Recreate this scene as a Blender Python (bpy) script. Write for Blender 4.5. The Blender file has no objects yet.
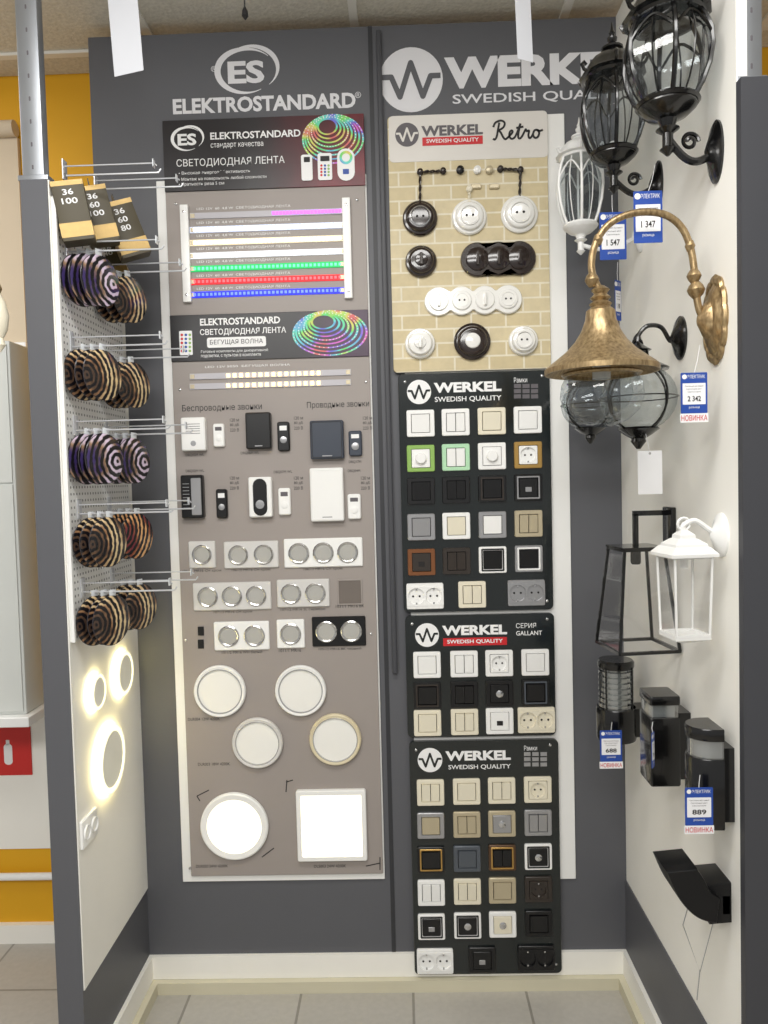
import bpy, bmesh, math, random
from mathutils import Vector, Matrix
random.seed(7)
PI=math.pi
SC=bpy.context.scene; COL=SC.collection
try: SC.view_settings.view_transform='Standard'
except Exception: pass
# ---------------------------------------------------------------- camera
F=760.0; D=2.2; CAM=Vector((0,-D,1.51))
pit=math.radians(2.5); yaw=math.radians(1.3); rol=0.026
fwd=Vector((-math.sin(yaw)*math.cos(pit),math.cos(yaw)*math.cos(pit),-math.sin(pit)))
r0=fwd.cross(Vector((0,0,1))).normalized(); u0=r0.cross(fwd).normalized()
RT=r0*math.cos(rol)-u0*math.sin(rol); UP=u0*math.cos(rol)+r0*math.sin(rol)
cd=bpy.data.cameras.new('camera'); cam=bpy.data.objects.new('camera',cd); COL.objects.link(cam)
cd.sensor_fit='VERTICAL'; cd.sensor_height=36; cd.lens=F*36/1024; cd.clip_start=.02
m3=Matrix((RT,UP,-fwd)).transposed(); cam.matrix_world=Matrix.Translation(CAM)@m3.to_4x4()
SC.camera=cam
def ray(x,y): return fwd*F+RT*(x-384)+UP*(512-y)
def at(x,y,Y=0.0):
    d=ray(x,y); return CAM+d*((Y-CAM.y)/d.y)
def atX(x,y,X):
    d=ray(x,y); return CAM+d*((X-CAM.x)/d.x)
def K(Y): return (Y+D)/F
# ---------------------------------------------------------------- materials
def lin(c):
    o=[]
    for v in c:
        v/=255.0; o.append(v/12.92 if v<=.04045 else ((v+.055)/1.055)**2.4)
    return (*o,1)
MATS={}
def mat(name,rgb,rough=.5,metal=0,var=.06,scale=12,bump=0,emit=0,ecol=None,coat=0,bscale=80):
    if name in MATS: return MATS[name]
    m=bpy.data.materials.new(name); m.use_nodes=True; n=m.node_tree.nodes; l=m.node_tree.links
    b=n['Principled BSDF']; c=lin(rgb)
    b.inputs['Roughness'].default_value=rough; b.inputs['Metallic'].default_value=metal
    tc=n.new('ShaderNodeTexCoord'); nz=n.new('ShaderNodeTexNoise'); nz.inputs['Scale'].default_value=scale; nz.inputs['Detail'].default_value=3
    l.new(tc.outputs['Object'],nz.inputs['Vector'])
    mx=n.new('ShaderNodeMix'); mx.data_type='RGBA'
    mx.inputs[6].default_value=(*[v*(1-var) for v in c[:3]],1); mx.inputs[7].default_value=(*[min(1,v*(1+var)) for v in c[:3]],1)
    l.new(nz.outputs['Fac'],mx.inputs[0]); l.new(mx.outputs[2],b.inputs['Base Color'])
    if bump:
        n2=n.new('ShaderNodeTexNoise'); n2.inputs['Scale'].default_value=bscale; l.new(tc.outputs['Object'],n2.inputs['Vector'])
        bp=n.new('ShaderNodeBump'); bp.inputs['Strength'].default_value=bump; bp.inputs['Distance'].default_value=.01
        l.new(n2.outputs['Fac'],bp.inputs['Height']); l.new(bp.outputs['Normal'],b.inputs['Normal'])
    if emit:
        b.inputs['Emission Color'].default_value=lin(ecol or rgb); b.inputs['Emission Strength'].default_value=emit
    if coat: b.inputs['Coat Weight'].default_value=coat; b.inputs['Coat Roughness'].default_value=.08
    MATS[name]=m; return m
def glass(name,rgb=(255,255,255),gl=.04,fr=.32):
    m=bpy.data.materials.new(name); m.use_nodes=True; n=m.node_tree.nodes; l=m.node_tree.links
    n.remove(n['Principled BSDF']); out=n['Material Output']
    t=n.new('ShaderNodeBsdfTransparent'); t.inputs[0].default_value=lin(rgb)
    g=n.new('ShaderNodeBsdfGlossy'); g.inputs['Roughness'].default_value=.03
    lw=n.new('ShaderNodeLayerWeight'); lw.inputs[0].default_value=.25
    nz=n.new('ShaderNodeTexNoise'); nz.inputs['Scale'].default_value=30
    mr=n.new('ShaderNodeMath'); mr.operation='MULTIPLY_ADD'; mr.inputs[1].default_value=fr; mr.inputs[2].default_value=gl
    l.new(lw.outputs['Facing'],mr.inputs[0])
    bp=n.new('ShaderNodeBump'); bp.inputs['Strength'].default_value=.08; l.new(nz.outputs['Fac'],bp.inputs['Height']); l.new(bp.outputs['Normal'],g.inputs['Normal'])
    ms=n.new('ShaderNodeMixShader'); l.new(mr.outputs[0],ms.inputs[0]); l.new(t.outputs[0],ms.inputs[1]); l.new(g.outputs[0],ms.inputs[2])
    l.new(ms.outputs[0],out.inputs[0]); MATS[name]=m; return m
GREY=mat('grey_laminate',(90,91,96),.5,var=.03)
DPILL=mat('dark_grey_laminate',(64,65,70),.5,var=.03)
DGREY=mat('dark_gap',(48,49,53),.5)
WALLW=mat('white_wall',(246,244,237),.6,var=.02)
WHITE=mat('white_plastic',(242,242,240),.3,var=.02)
PAPER=mat('white_paper',(238,238,240),.7,var=.02)
TAGP=mat('tag_paper',(206,208,214),.8,var=.02)
CREAM=mat('cream_plastic',(230,223,202),.35,var=.02)
BLACK=mat('black_plastic',(14,14,16),.32,var=.1)
BGLOSS=mat('black_gloss_board',(22,28,28),.16,var=.1,coat=.4)
IRON=mat('black_painted_metal',(10,10,11),.25,metal=.2,var=.15,coat=.5)
IRONM=mat('black_satin_metal',(15,15,17),.38,metal=.2,var=.1)
TAUPE=mat('taupe_board',(154,146,141),.5,var=.02)
LAMW=mat('white_backing',(238,238,236),.5,var=.02)
SILVER=mat('silver_plastic',(172,172,174),.3,metal=.6,var=.04)
CHROME=mat('chrome',(205,205,205),.18,metal=.9,var=.03)
STEEL=mat('galvanised_steel',(160,164,170),.35,metal=.7,var=.12)
WIRE=mat('zinc_wire',(212,214,218),.3,metal=.5)
CHAMP=mat('champagne_plastic',(192,180,152),.35,metal=.3,var=.04)
GOLD=mat('gold_plastic',(190,152,86),.3,metal=.6,var=.08)
BRONZE=mat('bronze_plastic',(92,68,48),.35,metal=.4,var=.3,scale=200)
COPPER=mat('copper_plastic',(132,84,52),.35,metal=.4,var=.1)
BROWN=mat('brown_ceramic',(36,24,20),.18,var=.15,coat=.6)
DBROWN=mat('dark_brown_plastic',(50,43,38),.35,var=.1)
GREEN=mat('green_plastic',(140,180,90),.35,var=.04)
PGREEN=mat('pale_green_glass',(180,222,184),.2,var=.04)
BLUEG=mat('blue_grey_plastic',(88,94,102),.35,metal=.3,var=.05)
NAVY=mat('navy_plastic',(54,61,74),.4,var=.06)
PORC=mat('white_porcelain',(236,235,231),.15,var=.02,coat=.5)
CARD=mat('red_print',(200,30,38),.5); DTEXT=mat('dark_ink',(30,28,30),.6); WTEXT=mat('white_ink',(240,240,240),.5,var=.01)
GTEXT=mat('grey_ink',(96,92,96),.6); BLUEP=mat('blue_print',(32,72,160),.45); SILT=mat('silver_letter',(226,226,230),.4,var=.02)
BEIGEP=mat('header_offwhite',(220,216,210),.5,var=.02)
LENS=mat('spot_lens',(205,203,196),.15,metal=.5,var=.05)
HOLE=mat('dark_hole',(25,22,22),.7)
DIFF=mat('panel_diffuser',(240,239,234),.4,var=.02)
LIT=mat('lit_diffuser',(255,246,215),.5,emit=1.4,ecol=(255,248,222),var=.01)
LITW=mat('lit_ring',(255,248,215),.5,emit=1.3,ecol=(255,244,200),var=.01)
BACKGL=mat('added_halo_glow',(255,248,215),.5,emit=16,ecol=(255,240,180),var=.01)  # strong emission added to throw a halo on the left partition
GLASS=glass('clear_glass'); GLASS2=glass('lantern_glass',(236,240,242),.06,.34); ACR=glass('ribbed_acrylic',(206,210,212),.34,.4)
YEL=mat('yellow_wall_paint',(226,168,18),.6,var=.04)
BLIND=mat('beige_blind',(206,190,166),.8,var=.06); PALEC=mat('pale_cabinet',(216,219,215),.4,var=.02)
BULB=mat('frosted_bulb',(235,235,230),.4,var=.02)
RED=mat('red_sign',(205,40,36),.5)
CREAMT=mat('cream_skirting',(210,204,180),.5,var=.05)
def goldpat():
    m=bpy.data.materials.new('antique_gold_metal'); m.use_nodes=True; n=m.node_tree.nodes; l=m.node_tree.links; b=n['Principled BSDF']
    tc=n.new('ShaderNodeTexCoord'); mp=n.new('ShaderNodeMapping'); mp.inputs['Scale'].default_value=(1,1,.35); l.new(tc.outputs['Object'],mp.inputs[0])
    nz=n.new('ShaderNodeTexNoise'); nz.inputs['Scale'].default_value=170; nz.inputs['Detail'].default_value=2; l.new(mp.outputs[0],nz.inputs[0])
    r=n.new('ShaderNodeValToRGB'); e=r.color_ramp.elements; e[0].position=.3; e[0].color=lin((134,112,80)); e[1].position=.7; e[1].color=lin((184,160,120)); l.new(nz.outputs['Fac'],r.inputs[0])
    l.new(r.outputs[0],b.inputs['Base Color']); b.inputs['Metallic'].default_value=.7; b.inputs['Roughness'].default_value=.36
    return m
GOLDM=goldpat()
def brick(name,c1,c2,cm,bw,rh,ms,xz=True,off=.5,bump=.3,rough=.6):
    m=bpy.data.materials.new(name); m.use_nodes=True; n=m.node_tree.nodes; l=m.node_tree.links; b=n['Principled BSDF']
    tc=n.new('ShaderNodeTexCoord'); sp=n.new('ShaderNodeSeparateXYZ'); cb=n.new('ShaderNodeCombineXYZ')
    l.new(tc.outputs['Object'],sp.inputs[0]); l.new(sp.outputs[0],cb.inputs[0]); l.new(sp.outputs[2 if xz else 1],cb.inputs[1])
    br=n.new('ShaderNodeTexBrick'); br.offset=off; br.inputs['Scale'].default_value=1
    br.inputs['Color1'].default_value=lin(c1); br.inputs['Color2'].default_value=lin(c2); br.inputs['Mortar'].default_value=lin(cm)
    br.inputs['Mortar Size'].default_value=ms; br.inputs['Brick Width'].default_value=bw; br.inputs['Row Height'].default_value=rh
    l.new(cb.outputs[0],br.inputs['Vector']); nz=n.new('ShaderNodeTexNoise'); nz.inputs['Scale'].default_value=60; l.new(tc.outputs['Object'],nz.inputs['Vector'])
    mx=n.new('ShaderNodeMix'); mx.data_type='RGBA'; mx.blend_type='MULTIPLY'; mx.inputs[0].default_value=.18
    l.new(br.outputs['Color'],mx.inputs[6]); l.new(nz.outputs['Fac'],mx.inputs[7]); l.new(mx.outputs[2],b.inputs['Base Color'])
    bp=n.new('ShaderNodeBump'); bp.inputs['Strength'].default_value=bump; bp.inputs['Distance'].default_value=.002; bp.invert=True
    l.new(br.outputs['Fac'],bp.inputs['Height']); l.new(bp.outputs['Normal'],b.inputs['Normal']); b.inputs['Roughness'].default_value=rough
    return m
BRICK=brick('sand_brick_print',(208,192,152),(220,206,170),(232,224,202),.098,.04,.0026,bump=.1)
TILE=brick('floor_tile',(190,186,178),(182,178,170),(146,142,134),.33,.33,.004,xz=False,off=0,rough=.3)
def pegmat():
    m=bpy.data.materials.new('perforated_metal'); m.use_nodes=True; n=m.node_tree.nodes; l=m.node_tree.links; b=n['Principled BSDF']
    tc=n.new('ShaderNodeTexCoord'); sp=n.new('ShaderNodeSeparateXYZ'); cb=n.new('ShaderNodeCombineXYZ')
    l.new(tc.outputs['Object'],sp.inputs[0]); l.new(sp.outputs[1],cb.inputs[0]); l.new(sp.outputs[2],cb.inputs[1])
    s=n.new('ShaderNodeVectorMath'); s.operation='SCALE'; s.inputs['Scale'].default_value=62; l.new(cb.outputs[0],s.inputs[0])
    f=n.new('ShaderNodeVectorMath'); f.operation='FRACTION'; l.new(s.outputs[0],f.inputs[0])
    d=n.new('ShaderNodeVectorMath'); d.operation='DISTANCE'; d.inputs[1].default_value=(.5,.5,0); l.new(f.outputs[0],d.inputs[0])
    c=n.new('ShaderNodeMath'); c.operation='LESS_THAN'; c.inputs[1].default_value=.2; l.new(d.outputs['Value'],c.inputs[0])
    mx=n.new('ShaderNodeMix'); mx.data_type='RGBA'; mx.inputs[6].default_value=lin((234,234,232)); mx.inputs[7].default_value=lin((120,120,120))
    l.new(c.outputs[0],mx.inputs[0]); l.new(mx.outputs[2],b.inputs['Base Color']); b.inputs['Roughness'].default_value=.4; return m
PEG=pegmat()
def ringmat(name,c1,c2,c3,scale,off,dirn='X',dist=1.6):
    m=bpy.data.materials.new(name); m.use_nodes=True; n=m.node_tree.nodes; l=m.node_tree.links; b=n['Principled BSDF']
    tc=n.new('ShaderNodeTexCoord'); mp=n.new('ShaderNodeMapping'); mp.inputs['Location'].default_value=off; l.new(tc.outputs['Object'],mp.inputs[0])
    w=n.new('ShaderNodeTexWave'); w.wave_type='RINGS'; w.rings_direction=dirn; w.inputs['Scale'].default_value=scale; w.inputs['Distortion'].default_value=dist; w.inputs['Detail'].default_value=1; w.inputs['Detail Scale'].default_value=4
    l.new(mp.outputs[0],w.inputs[0])
    nz=n.new('ShaderNodeTexNoise'); nz.inputs['Scale'].default_value=13; l.new(tc.outputs['Object'],nz.inputs[0])
    cr2=n.new('ShaderNodeValToRGB'); e=cr2.color_ramp.elements; e[0].position=.4; e[0].color=lin(c1); e[1].position=.62; e[1].color=lin(c2); x=e.new(.5); x.color=lin(c3); l.new(nz.outputs['Fac'],cr2.inputs[0])
    mr=n.new('ShaderNodeMapRange'); mr.interpolation_type='SMOOTHSTEP'; mr.inputs[1].default_value=.42; mr.inputs[2].default_value=.85; l.new(w.outputs['Fac'],mr.inputs[0])
    mx=n.new('ShaderNodeMix'); mx.data_type='RGBA'; mx.inputs[6].default_value=lin((22,20,24)); l.new(mr.outputs[0],mx.inputs[0]); l.new(cr2.outputs[0],mx.inputs[7])
    l.new(mx.outputs[2],b.inputs['Base Color']); b.inputs['Roughness'].default_value=.25; return m
SWG=ringmat('gold_swirl_print',(70,54,44),(226,200,154),(150,112,80),22,(0,.05,.075))
SWP=ringmat('violet_swirl_print',(60,48,96),(222,204,226),(150,120,90),19,(0,-.04,.07))
SWC=ringmat('copper_swirl_print',(120,50,60),(230,176,120),(150,84,54),22,(0,.06,.05))
def rainbow():
    m=bpy.data.materials.new('rainbow_print'); m.use_nodes=True; n=m.node_tree.nodes; l=m.node_tree.links; b=n['Principled BSDF']
    tc=n.new('ShaderNodeTexCoord'); nz=n.new('ShaderNodeTexNoise'); nz.inputs['Scale'].default_value=11; l.new(tc.outputs['Object'],nz.inputs[0])
    mr=n.new('ShaderNodeMapRange'); mr.inputs[1].default_value=.32; mr.inputs[2].default_value=.68; l.new(nz.outputs['Fac'],mr.inputs[0])
    h=n.new('ShaderNodeCombineColor'); h.mode='HSV'; h.inputs[1].default_value=.78; h.inputs[2].default_value=.68; l.new(mr.outputs[0],h.inputs[0])
    l.new(h.outputs[0],b.inputs['Base Color']); return m
RAIN=rainbow()
def postermat(name,cd_,cg,x0,x1):
    m=bpy.data.materials.new(name); m.use_nodes=True; n=m.node_tree.nodes; l=m.node_tree.links; b=n['Principled BSDF']
    tc=n.new('ShaderNodeTexCoord'); sp=n.new('ShaderNodeSeparateXYZ'); l.new(tc.outputs['Object'],sp.inputs[0])
    mr=n.new('ShaderNodeMapRange'); mr.interpolation_type='SMOOTHSTEP'; mr.inputs[1].default_value=x0; mr.inputs[2].default_value=x1; l.new(sp.outputs[0],mr.inputs[0])
    nz=n.new('ShaderNodeTexNoise'); nz.inputs['Scale'].default_value=9; l.new(tc.outputs['Object'],nz.inputs[0])
    mu=n.new('ShaderNodeMath'); mu.operation='MULTIPLY'; l.new(mr.outputs[0],mu.inputs[0]); l.new(nz.outputs['Fac'],mu.inputs[1])
    m2=n.new('ShaderNodeMath'); m2.operation='MULTIPLY'; m2.inputs[1].default_value=1.5; m2.use_clamp=True; l.new(mu.outputs[0],m2.inputs[0])
    mx=n.new('ShaderNodeMix'); mx.data_type='RGBA'; mx.inputs[6].default_value=lin(cd_); mx.inputs[7].default_value=lin(cg); l.new(m2.outputs[0],mx.inputs[0])
    l.new(mx.outputs[2],b.inputs['Base Color']); b.inputs['Roughness'].default_value=.35; return m
PST1=postermat('red_glow_print',(20,15,20),(118,16,34),-.04,.26)
PST2=postermat('violet_glow_print',(16,13,17),(66,22,68),.06,.26)
CEIL=mat('ceiling_tile',(214,210,198),.9,var=.25,scale=90,bump=.3,bscale=90)
CLIPM=mat('clear_label',(214,218,222),.3); RIMM=mat('pack_rim',(60,56,60),.25)
# ---------------------------------------------------------------- mesh builder
def rr(cx,cz,w,h,r,y,n=4):
    r=min(r,w/2*.999,h/2*.999); P=[]
    for (sx,sz,a0) in ((1,1,0),(-1,1,90),(-1,-1,180),(1,-1,270)):
        for i in range(n+1):
            a=math.radians(a0+90*i/n); P.append((cx+sx*(w/2-r)+r*math.cos(a),y,cz+sz*(h/2-r)+r*math.sin(a)))
    return P
def cc(cx,cz,r,y,n=20,rz=None,a0=0):
    rz=r if rz is None else rz
    return [(cx+r*math.cos(a0+2*PI*i/n),y,cz+rz*math.sin(a0+2*PI*i/n)) for i in range(n)]
def cr(P,n=6):
    P=[Vector(x) for x in P]; O=[]
    for i in range(len(P)-1):
        a=P[max(i-1,0)];b=P[i];c_=P[i+1];d=P[min(i+2,len(P)-1)]
        for j in range(n):
            s=j/n; O.append(.5*((2*b)+(c_-a)*s+(2*a-5*b+4*c_-d)*s*s+(3*b-a-3*c_+d)*s**3))
    O.append(P[-1]); return O
_tc={}
def tgeo(s,bold):
    if (s,bold) in _tc: return _tc[(s,bold)]
    cu=bpy.data.curves.new('t','FONT'); cu.body=s; cu.resolution_u=3; cu.offset=bold
    o=bpy.data.objects.new('t',cu); COL.objects.link(o); bpy.context.view_layer.update()
    me=bpy.data.meshes.new_from_object(o.evaluated_get(bpy.context.evaluated_depsgraph_get()))
    V=[(v.co.x,v.co.y) for v in me.vertices]; Fs=[tuple(p.vertices) for p in me.polygons]
    bpy.data.objects.remove(o); bpy.data.curves.remove(cu); bpy.data.meshes.remove(me)
    _tc[(s,bold)]=(V,Fs); return V,Fs
class MB:
    def __init__(s): s.v=[];s.f=[];s.m=[]
    def loft(s,loops,c0=False,c1=False,m=0,closed=True):
        n=len(loops[0]); b=len(s.v)
        for L in loops: s.v+=[tuple(p) for p in L]
        for i in range(len(loops)-1):
            for j in range(n if closed else n-1):
                k=(j+1)%n; s.f.append((b+i*n+j,b+i*n+k,b+(i+1)*n+k,b+(i+1)*n+j)); s.m.append(m)
        if c0: s.f.append(tuple(b+j for j in range(n))); s.m.append(m)
        if c1: s.f.append(tuple(b+(len(loops)-1)*n+j for j in range(n))); s.m.append(m)
        return s
    def plate(s,cx,cz,w,h,yb,yf,r=.003,ch=.001,m=0):
        return s.loft([rr(cx,cz,w,h,r,yb),rr(cx,cz,w,h,r,yf+ch),rr(cx,cz,w-2*ch,h-2*ch,max(r-ch,1e-4),yf)],1,1,m)
    def ring(s,cx,cz,w,h,iw,ih,yb,yf,r=.004,ir=.002,ch=.0015,m=0):
        return s.loft([rr(cx,cz,w,h,r,yb),rr(cx,cz,w,h,r,yf+ch),rr(cx,cz,w-2*ch,h-2*ch,max(r-ch,1e-4),yf),rr(cx,cz,iw+ch,ih+ch,ir,yf),rr(cx,cz,iw,ih,ir,yb-.001)],0,0,m)
    def box(s,x0,x1,y0,y1,z0,z1,m=0,r=0,n=2):
        if r<=0:
            q=lambda z:[(x0,y0,z),(x1,y0,z),(x1,y1,z),(x0,y1,z)]
            return s.loft([q(z0),q(z1)],1,1,m)
        def q(z,i):
            P=rr((x0+x1)/2,(y0+y1)/2,x1-x0-2*i,y1-y0-2*i,max(r-i,1e-4),0,n); return [(p[0],p[2],z) for p in P]
        return s.loft([q(z0,r*.6),q(z0+r*.6,0),q(z1-r*.6,0),q(z1,r*.6)],1,1,m)
    def lathe(s,ax,c,prof,n=24,m=0,c0=True,c1=True,a0=0,sq=1.0):
        L=[]
        for (r,t) in prof:
            q=[]
            for i in range(n):
                a=a0+2*PI*i/n; u=r*math.cos(a)*sq; w=r*math.sin(a)
                q.append({'z':(c[0]+u,c[1]+w,c[2]+t),'y':(c[0]+u,c[1]+t,c[2]+w),'x':(c[0]+t,c[1]+u,c[2]+w)}[ax])
            L.append(q)
        return s.loft(L,c0,c1,m)
    def tube(s,pts,r,n=6,m=0,closed=False):
        P=[Vector(p) for p in pts]; N=len(P); L=[]; up=None
        for i in range(N):
            t=(P[(i+1)%N]-P[i-1]) if closed else (P[min(i+1,N-1)]-P[max(i-1,0)])
            if t.length<1e-9: t=Vector((0,0,1))
            t.normalize()
            if up is None: up=t.orthogonal().normalized()
            else:
                up=up-t*up.dot(t)
                up=up.normalized() if up.length>1e-6 else t.orthogonal().normalized()
            b=t.cross(up); ri=r[i] if isinstance(r,(list,tuple)) else r
            L.append([P[i]+(up*math.cos(2*PI*j/n)+b*math.sin(2*PI*j/n))*ri for j in range(n)])
        if closed: L.append(L[0])
        return s.loft(L,not closed,not closed,m)
    def disc(s,cx,cz,r,y,m=0,n=28,rz=None): return s.loft([cc(cx,cz,r,y,n,rz)],1,0,m)
    def rib(s,pts,w,y,m=0):
        P=[Vector((p[0],p[1])) for p in pts]; A=[];B=[]
        for i in range(len(P)):
            t=(P[min(i+1,len(P)-1)]-P[max(i-1,0)]).normalized(); nrm=Vector((-t.y,t.x)); wi=w[i] if isinstance(w,list) else w
            A.append(P[i]+nrm*wi/2); B.append(P[i]-nrm*wi/2)
        return s.loft([[(a.x,y,a.y) for a in A],[(b.x,y,b.y) for b in B]],0,0,m,closed=False)
    def stroke(s,pts,w,y,m=0):
        for i in range(len(pts)-1): s.rib([pts[i],pts[i+1]],w,y-.00003*i,m)
        for i,p in enumerate(pts[1:-1]): s.disc(p[0],p[1],w/2,y-.0002-.00002*i,m,12)
        return s
    def text(s,t,cx,cz,w,h,y,m=0,bold=0.0,shear=0):
        V,Fs=tgeo(t,bold)
        if not V: return s
        x0=min(v[0] for v in V);x1=max(v[0] for v in V);z0=min(v[1] for v in V);z1=max(v[1] for v in V)
        sz=h/(z1-z0) if h else w/(x1-x0); sx=w/(x1-x0) if w else sz; b=len(s.v)
        for v in V:
            zz=(v[1]-(z0+z1)/2)*sz; s.v.append((cx+(v[0]-(x0+x1)/2)*sx+zz*shear,y,cz+zz))
        for f in Fs: s.f.append(tuple(i+b for i in f)); s.m.append(m)
        return s
    def build(s,name,mats,parent=None,smooth=True,loc=None):
        if not isinstance(mats,(list,tuple)): mats=[mats]
        if not s.v: return None
        me=bpy.data.meshes.new(name); me.from_pydata(s.v,[],s.f)
        for mm in mats: me.materials.append(mm)
        me.polygons.foreach_set('material_index',s.m)
        bm=bmesh.new(); bm.from_mesh(me); bmesh.ops.recalc_face_normals(bm,faces=bm.faces); bm.to_mesh(me); bm.free()
        if smooth:
            me.polygons.foreach_set('use_smooth',[True]*len(me.polygons)); me.set_sharp_from_angle(angle=math.radians(38))
        me.update(); o=bpy.data.objects.new(name,me); COL.objects.link(o)
        if parent: o.parent=parent
        if loc is not None: o.location=loc
        return o
def thing(name,label,cat,loc,group=None,rot=(0,0,0)):
    o=bpy.data.objects.new(name,None); o.empty_display_size=.02; COL.objects.link(o); o.location=loc; o.rotation_euler=rot
    o['label']=label; o['category']=cat
    if group: o['group']=group
    return o
def struct(o): o['kind']='structure'; return o
def dup(o,parent=None):
    c=o.copy(); COL.objects.link(c); c.parent=parent
    for ch in list(o.children): dup(ch,c)
    return c
# ---------------------------------------------------------------- room
XL=at(150,962).x; XR=at(627,957).x
CZ=2.82; XB=at(88,40).x; PT=2.785
YLF=atX(61,500,XL).y; YRF=atX(738,500,XR).y
FAR=.25
struct(MB().box(-3.2,3.2,-4.6,FAR,-.03,0).build('floor',TILE,smooth=False))
struct(MB().box(-3.2,3.2,-4.6,FAR+.1,CZ,CZ+.05).build('ceiling',CEIL,smooth=False))
g=MB()
for i in range(-5,6): g.box(i*.6-.112,i*.6-.088,-4.6,FAR,CZ-.008,CZ+.001)
for j in range(8): g.box(-3.2,3.2,FAR-.13-j*.6,FAR-.106-j*.6,CZ-.0085,CZ+.001)
struct(g.build('trim_1',mat('grid_white',(235,233,226),.5),smooth=False))
struct(MB().box(-3.2,3.2,FAR,FAR+.1,0,CZ).build('wall_far',YEL,smooth=False))
struct(MB().box(XB,XR+.02,0,.03,0,PT).build('wall_back',GREY,smooth=False))
sx=at(378,300).x
struct(MB().box(sx-.009,sx+.003,-.002,.001,.1,PT).build('trim_2',DGREY,smooth=False))
zk=at(150,888).z
struct(MB().box(XL-.062,XL,YLF,0,0,2.21).build('wall_left',GREY,smooth=False))
struct(MB().box(XL,XL+.003,YLF+.004,-.001,zk,2.21).build('trim_3',WALLW,smooth=False))
struct(MB().box(XR+.001,XR+.021,YRF,-.001,0,PT).build('wall_right',WALLW,smooth=False))
struct(MB().box(XR-.003,XR+.001,YRF+.004,-.001,0,at(625,880).z).build('trim_4',GREY,smooth=False))
struct(MB().box(XR+.0005,XR+.22,YRF-.02,YRF,0,2.22).build('wall_front_right',DPILL,smooth=False))
struct(MB().box(XL,XR,-.012,-.0005,.036,.105).build('baseboard_back',WALLW,smooth=False))
struct(MB().box(XL,XR,-.03,-.0005,0,.035).build('trim_5',CREAMT,smooth=False))
struct(MB().box(XL,XL+.012,YLF,-.012,.036,.105).build('baseboard_left',WALLW,smooth=False))
struct(MB().box(XR-.015,XR-.003,YRF+.003,-.012,.036,.105).build('baseboard_right',WALLW,smooth=False))
struct(MB().box(XL,XL+.03,YLF,-.03,0,.035).build('trim_6',CREAMT,smooth=False))
struct(MB().box(XR-.033,XR-.003,YRF+.003,-.03,0,.035).build('trim_7',CREAMT,smooth=False))
cx_=at(388,400).x
struct(MB().box(cx_-.007,cx_+.007,-.02,-.0085,at(395,672).z,PT-.02,r=.003).build('trim_9',DPILL))
# background left of the partition
z=lambda y,Y=FAR:at(15,y,Y).z
struct(MB().box(-3.2,XB,FAR-.006,FAR,z(848),z(705)).build('trim_8',WALLW,smooth=False))
struct(MB().box(-3.2,XB,FAR-.02,FAR,0,z(922)).build('baseboard_far',WALLW,smooth=False))
t=thing('window_blind','beige roller blind hanging on yellow wall behind left partition','blind',(at(-20,200,FAR).x,FAR,z(350)))
b0=t.location; xa=at(23,200,FAR).x-b0.x
MB().box(-.5,xa,-.02,-.005,.02,z(140)-b0.z).build('fabric',BLIND,t,False)
MB().lathe('x',(0,-.03,z(133)-b0.z),[(.025,-.5),(.025,xa)],16).build('roller',BLIND,t)
MB().box(-.5,xa,-.026,-.004,0,.02,r=.004).build('bottom_bar',WHITE,t)
t=thing('storage_cabinet','pale white cabinet standing behind the left partition','cabinet',(at(10,700,.08).x-.25,.08,0))
zc=at(10,708,.1).z; zt=at(10,345,.1).z; xw=at(33,600,.1).x-t.location.x
MB().box(-.3,xw,-.05,.14,zc,zt,r=.006).build('body',PALEC,t)
MB().box(-.28,xw-.008,-.055,-.05,zc+.01,zc+(zt-zc)*.62,r=.002).build('door',PALEC,t)
MB().box(-.28,xw-.008,-.055,-.05,zc+(zt-zc)*.625,zt-.01,r=.002).build('door',PALEC,t)
MB().box(-.32,xw+.02,-.08,.145,zc-.03,zc,r=.004).build('shelf',WHITE,t)
MB().box(-.3,-.27,-.05,.14,0,zc-.03).build('leg',WHITE,t,False)
t=thing('fire_sign','red square sign with white extinguisher symbol on far wall','sign',at(12,751,FAR-.008))
w=K(FAR)*50
MB().plate(-w*.15,0,w*1.1,w,.0015,-.002,.001,.0005).build('panel',RED,t)
MB().plate(-.012,-.01,.028,.07,-.002,-.0026,.012,.0002).plate(-.012,.03,.012,.016,-.002,-.0026,.002,.0002).build('symbol',WTEXT,t)
pz=at(15,872,FAR).z
t=thing('wall_pipe','white painted pipe running low along the yellow far wall','pipe',(XB-.2,FAR-.03,pz))
MB().lathe('x',(0,0,0),[(.012,-1.6),(.012,.12)],14).build('pipe',WHITE,t)
MB().box(-.1,-.08,-.008,.03,-.02,.02,r=.003).build('bracket',WHITE,t)
def post(label,x,Y,w,z0):
    t=thing('metal_post',label,'post',(x,Y,z0)); h=CZ-z0
    m=MB().box(-w/2,w/2,-.015,.015,0,h,r=.003)
    for i in range(12): m.plate(0,.03+i*h/12,.004,.010,-.0148,-.0153,.0015,.0002,m=1)
    m.build('profile',[STEEL,GTEXT],t); MB().box(-w*.7,w*.7,-.018,.018,0,.012,r=.002).build('foot',STEEL,t)
px=at(35,150,YLF+.02).x
post('grey metal post rising from the left partition to ceiling',px,YLF+.02,.05,2.21)
post('grey metal post on top of the right partition',at(752,30,YRF).x,YRF-.003+.02,.04,2.22)
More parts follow.
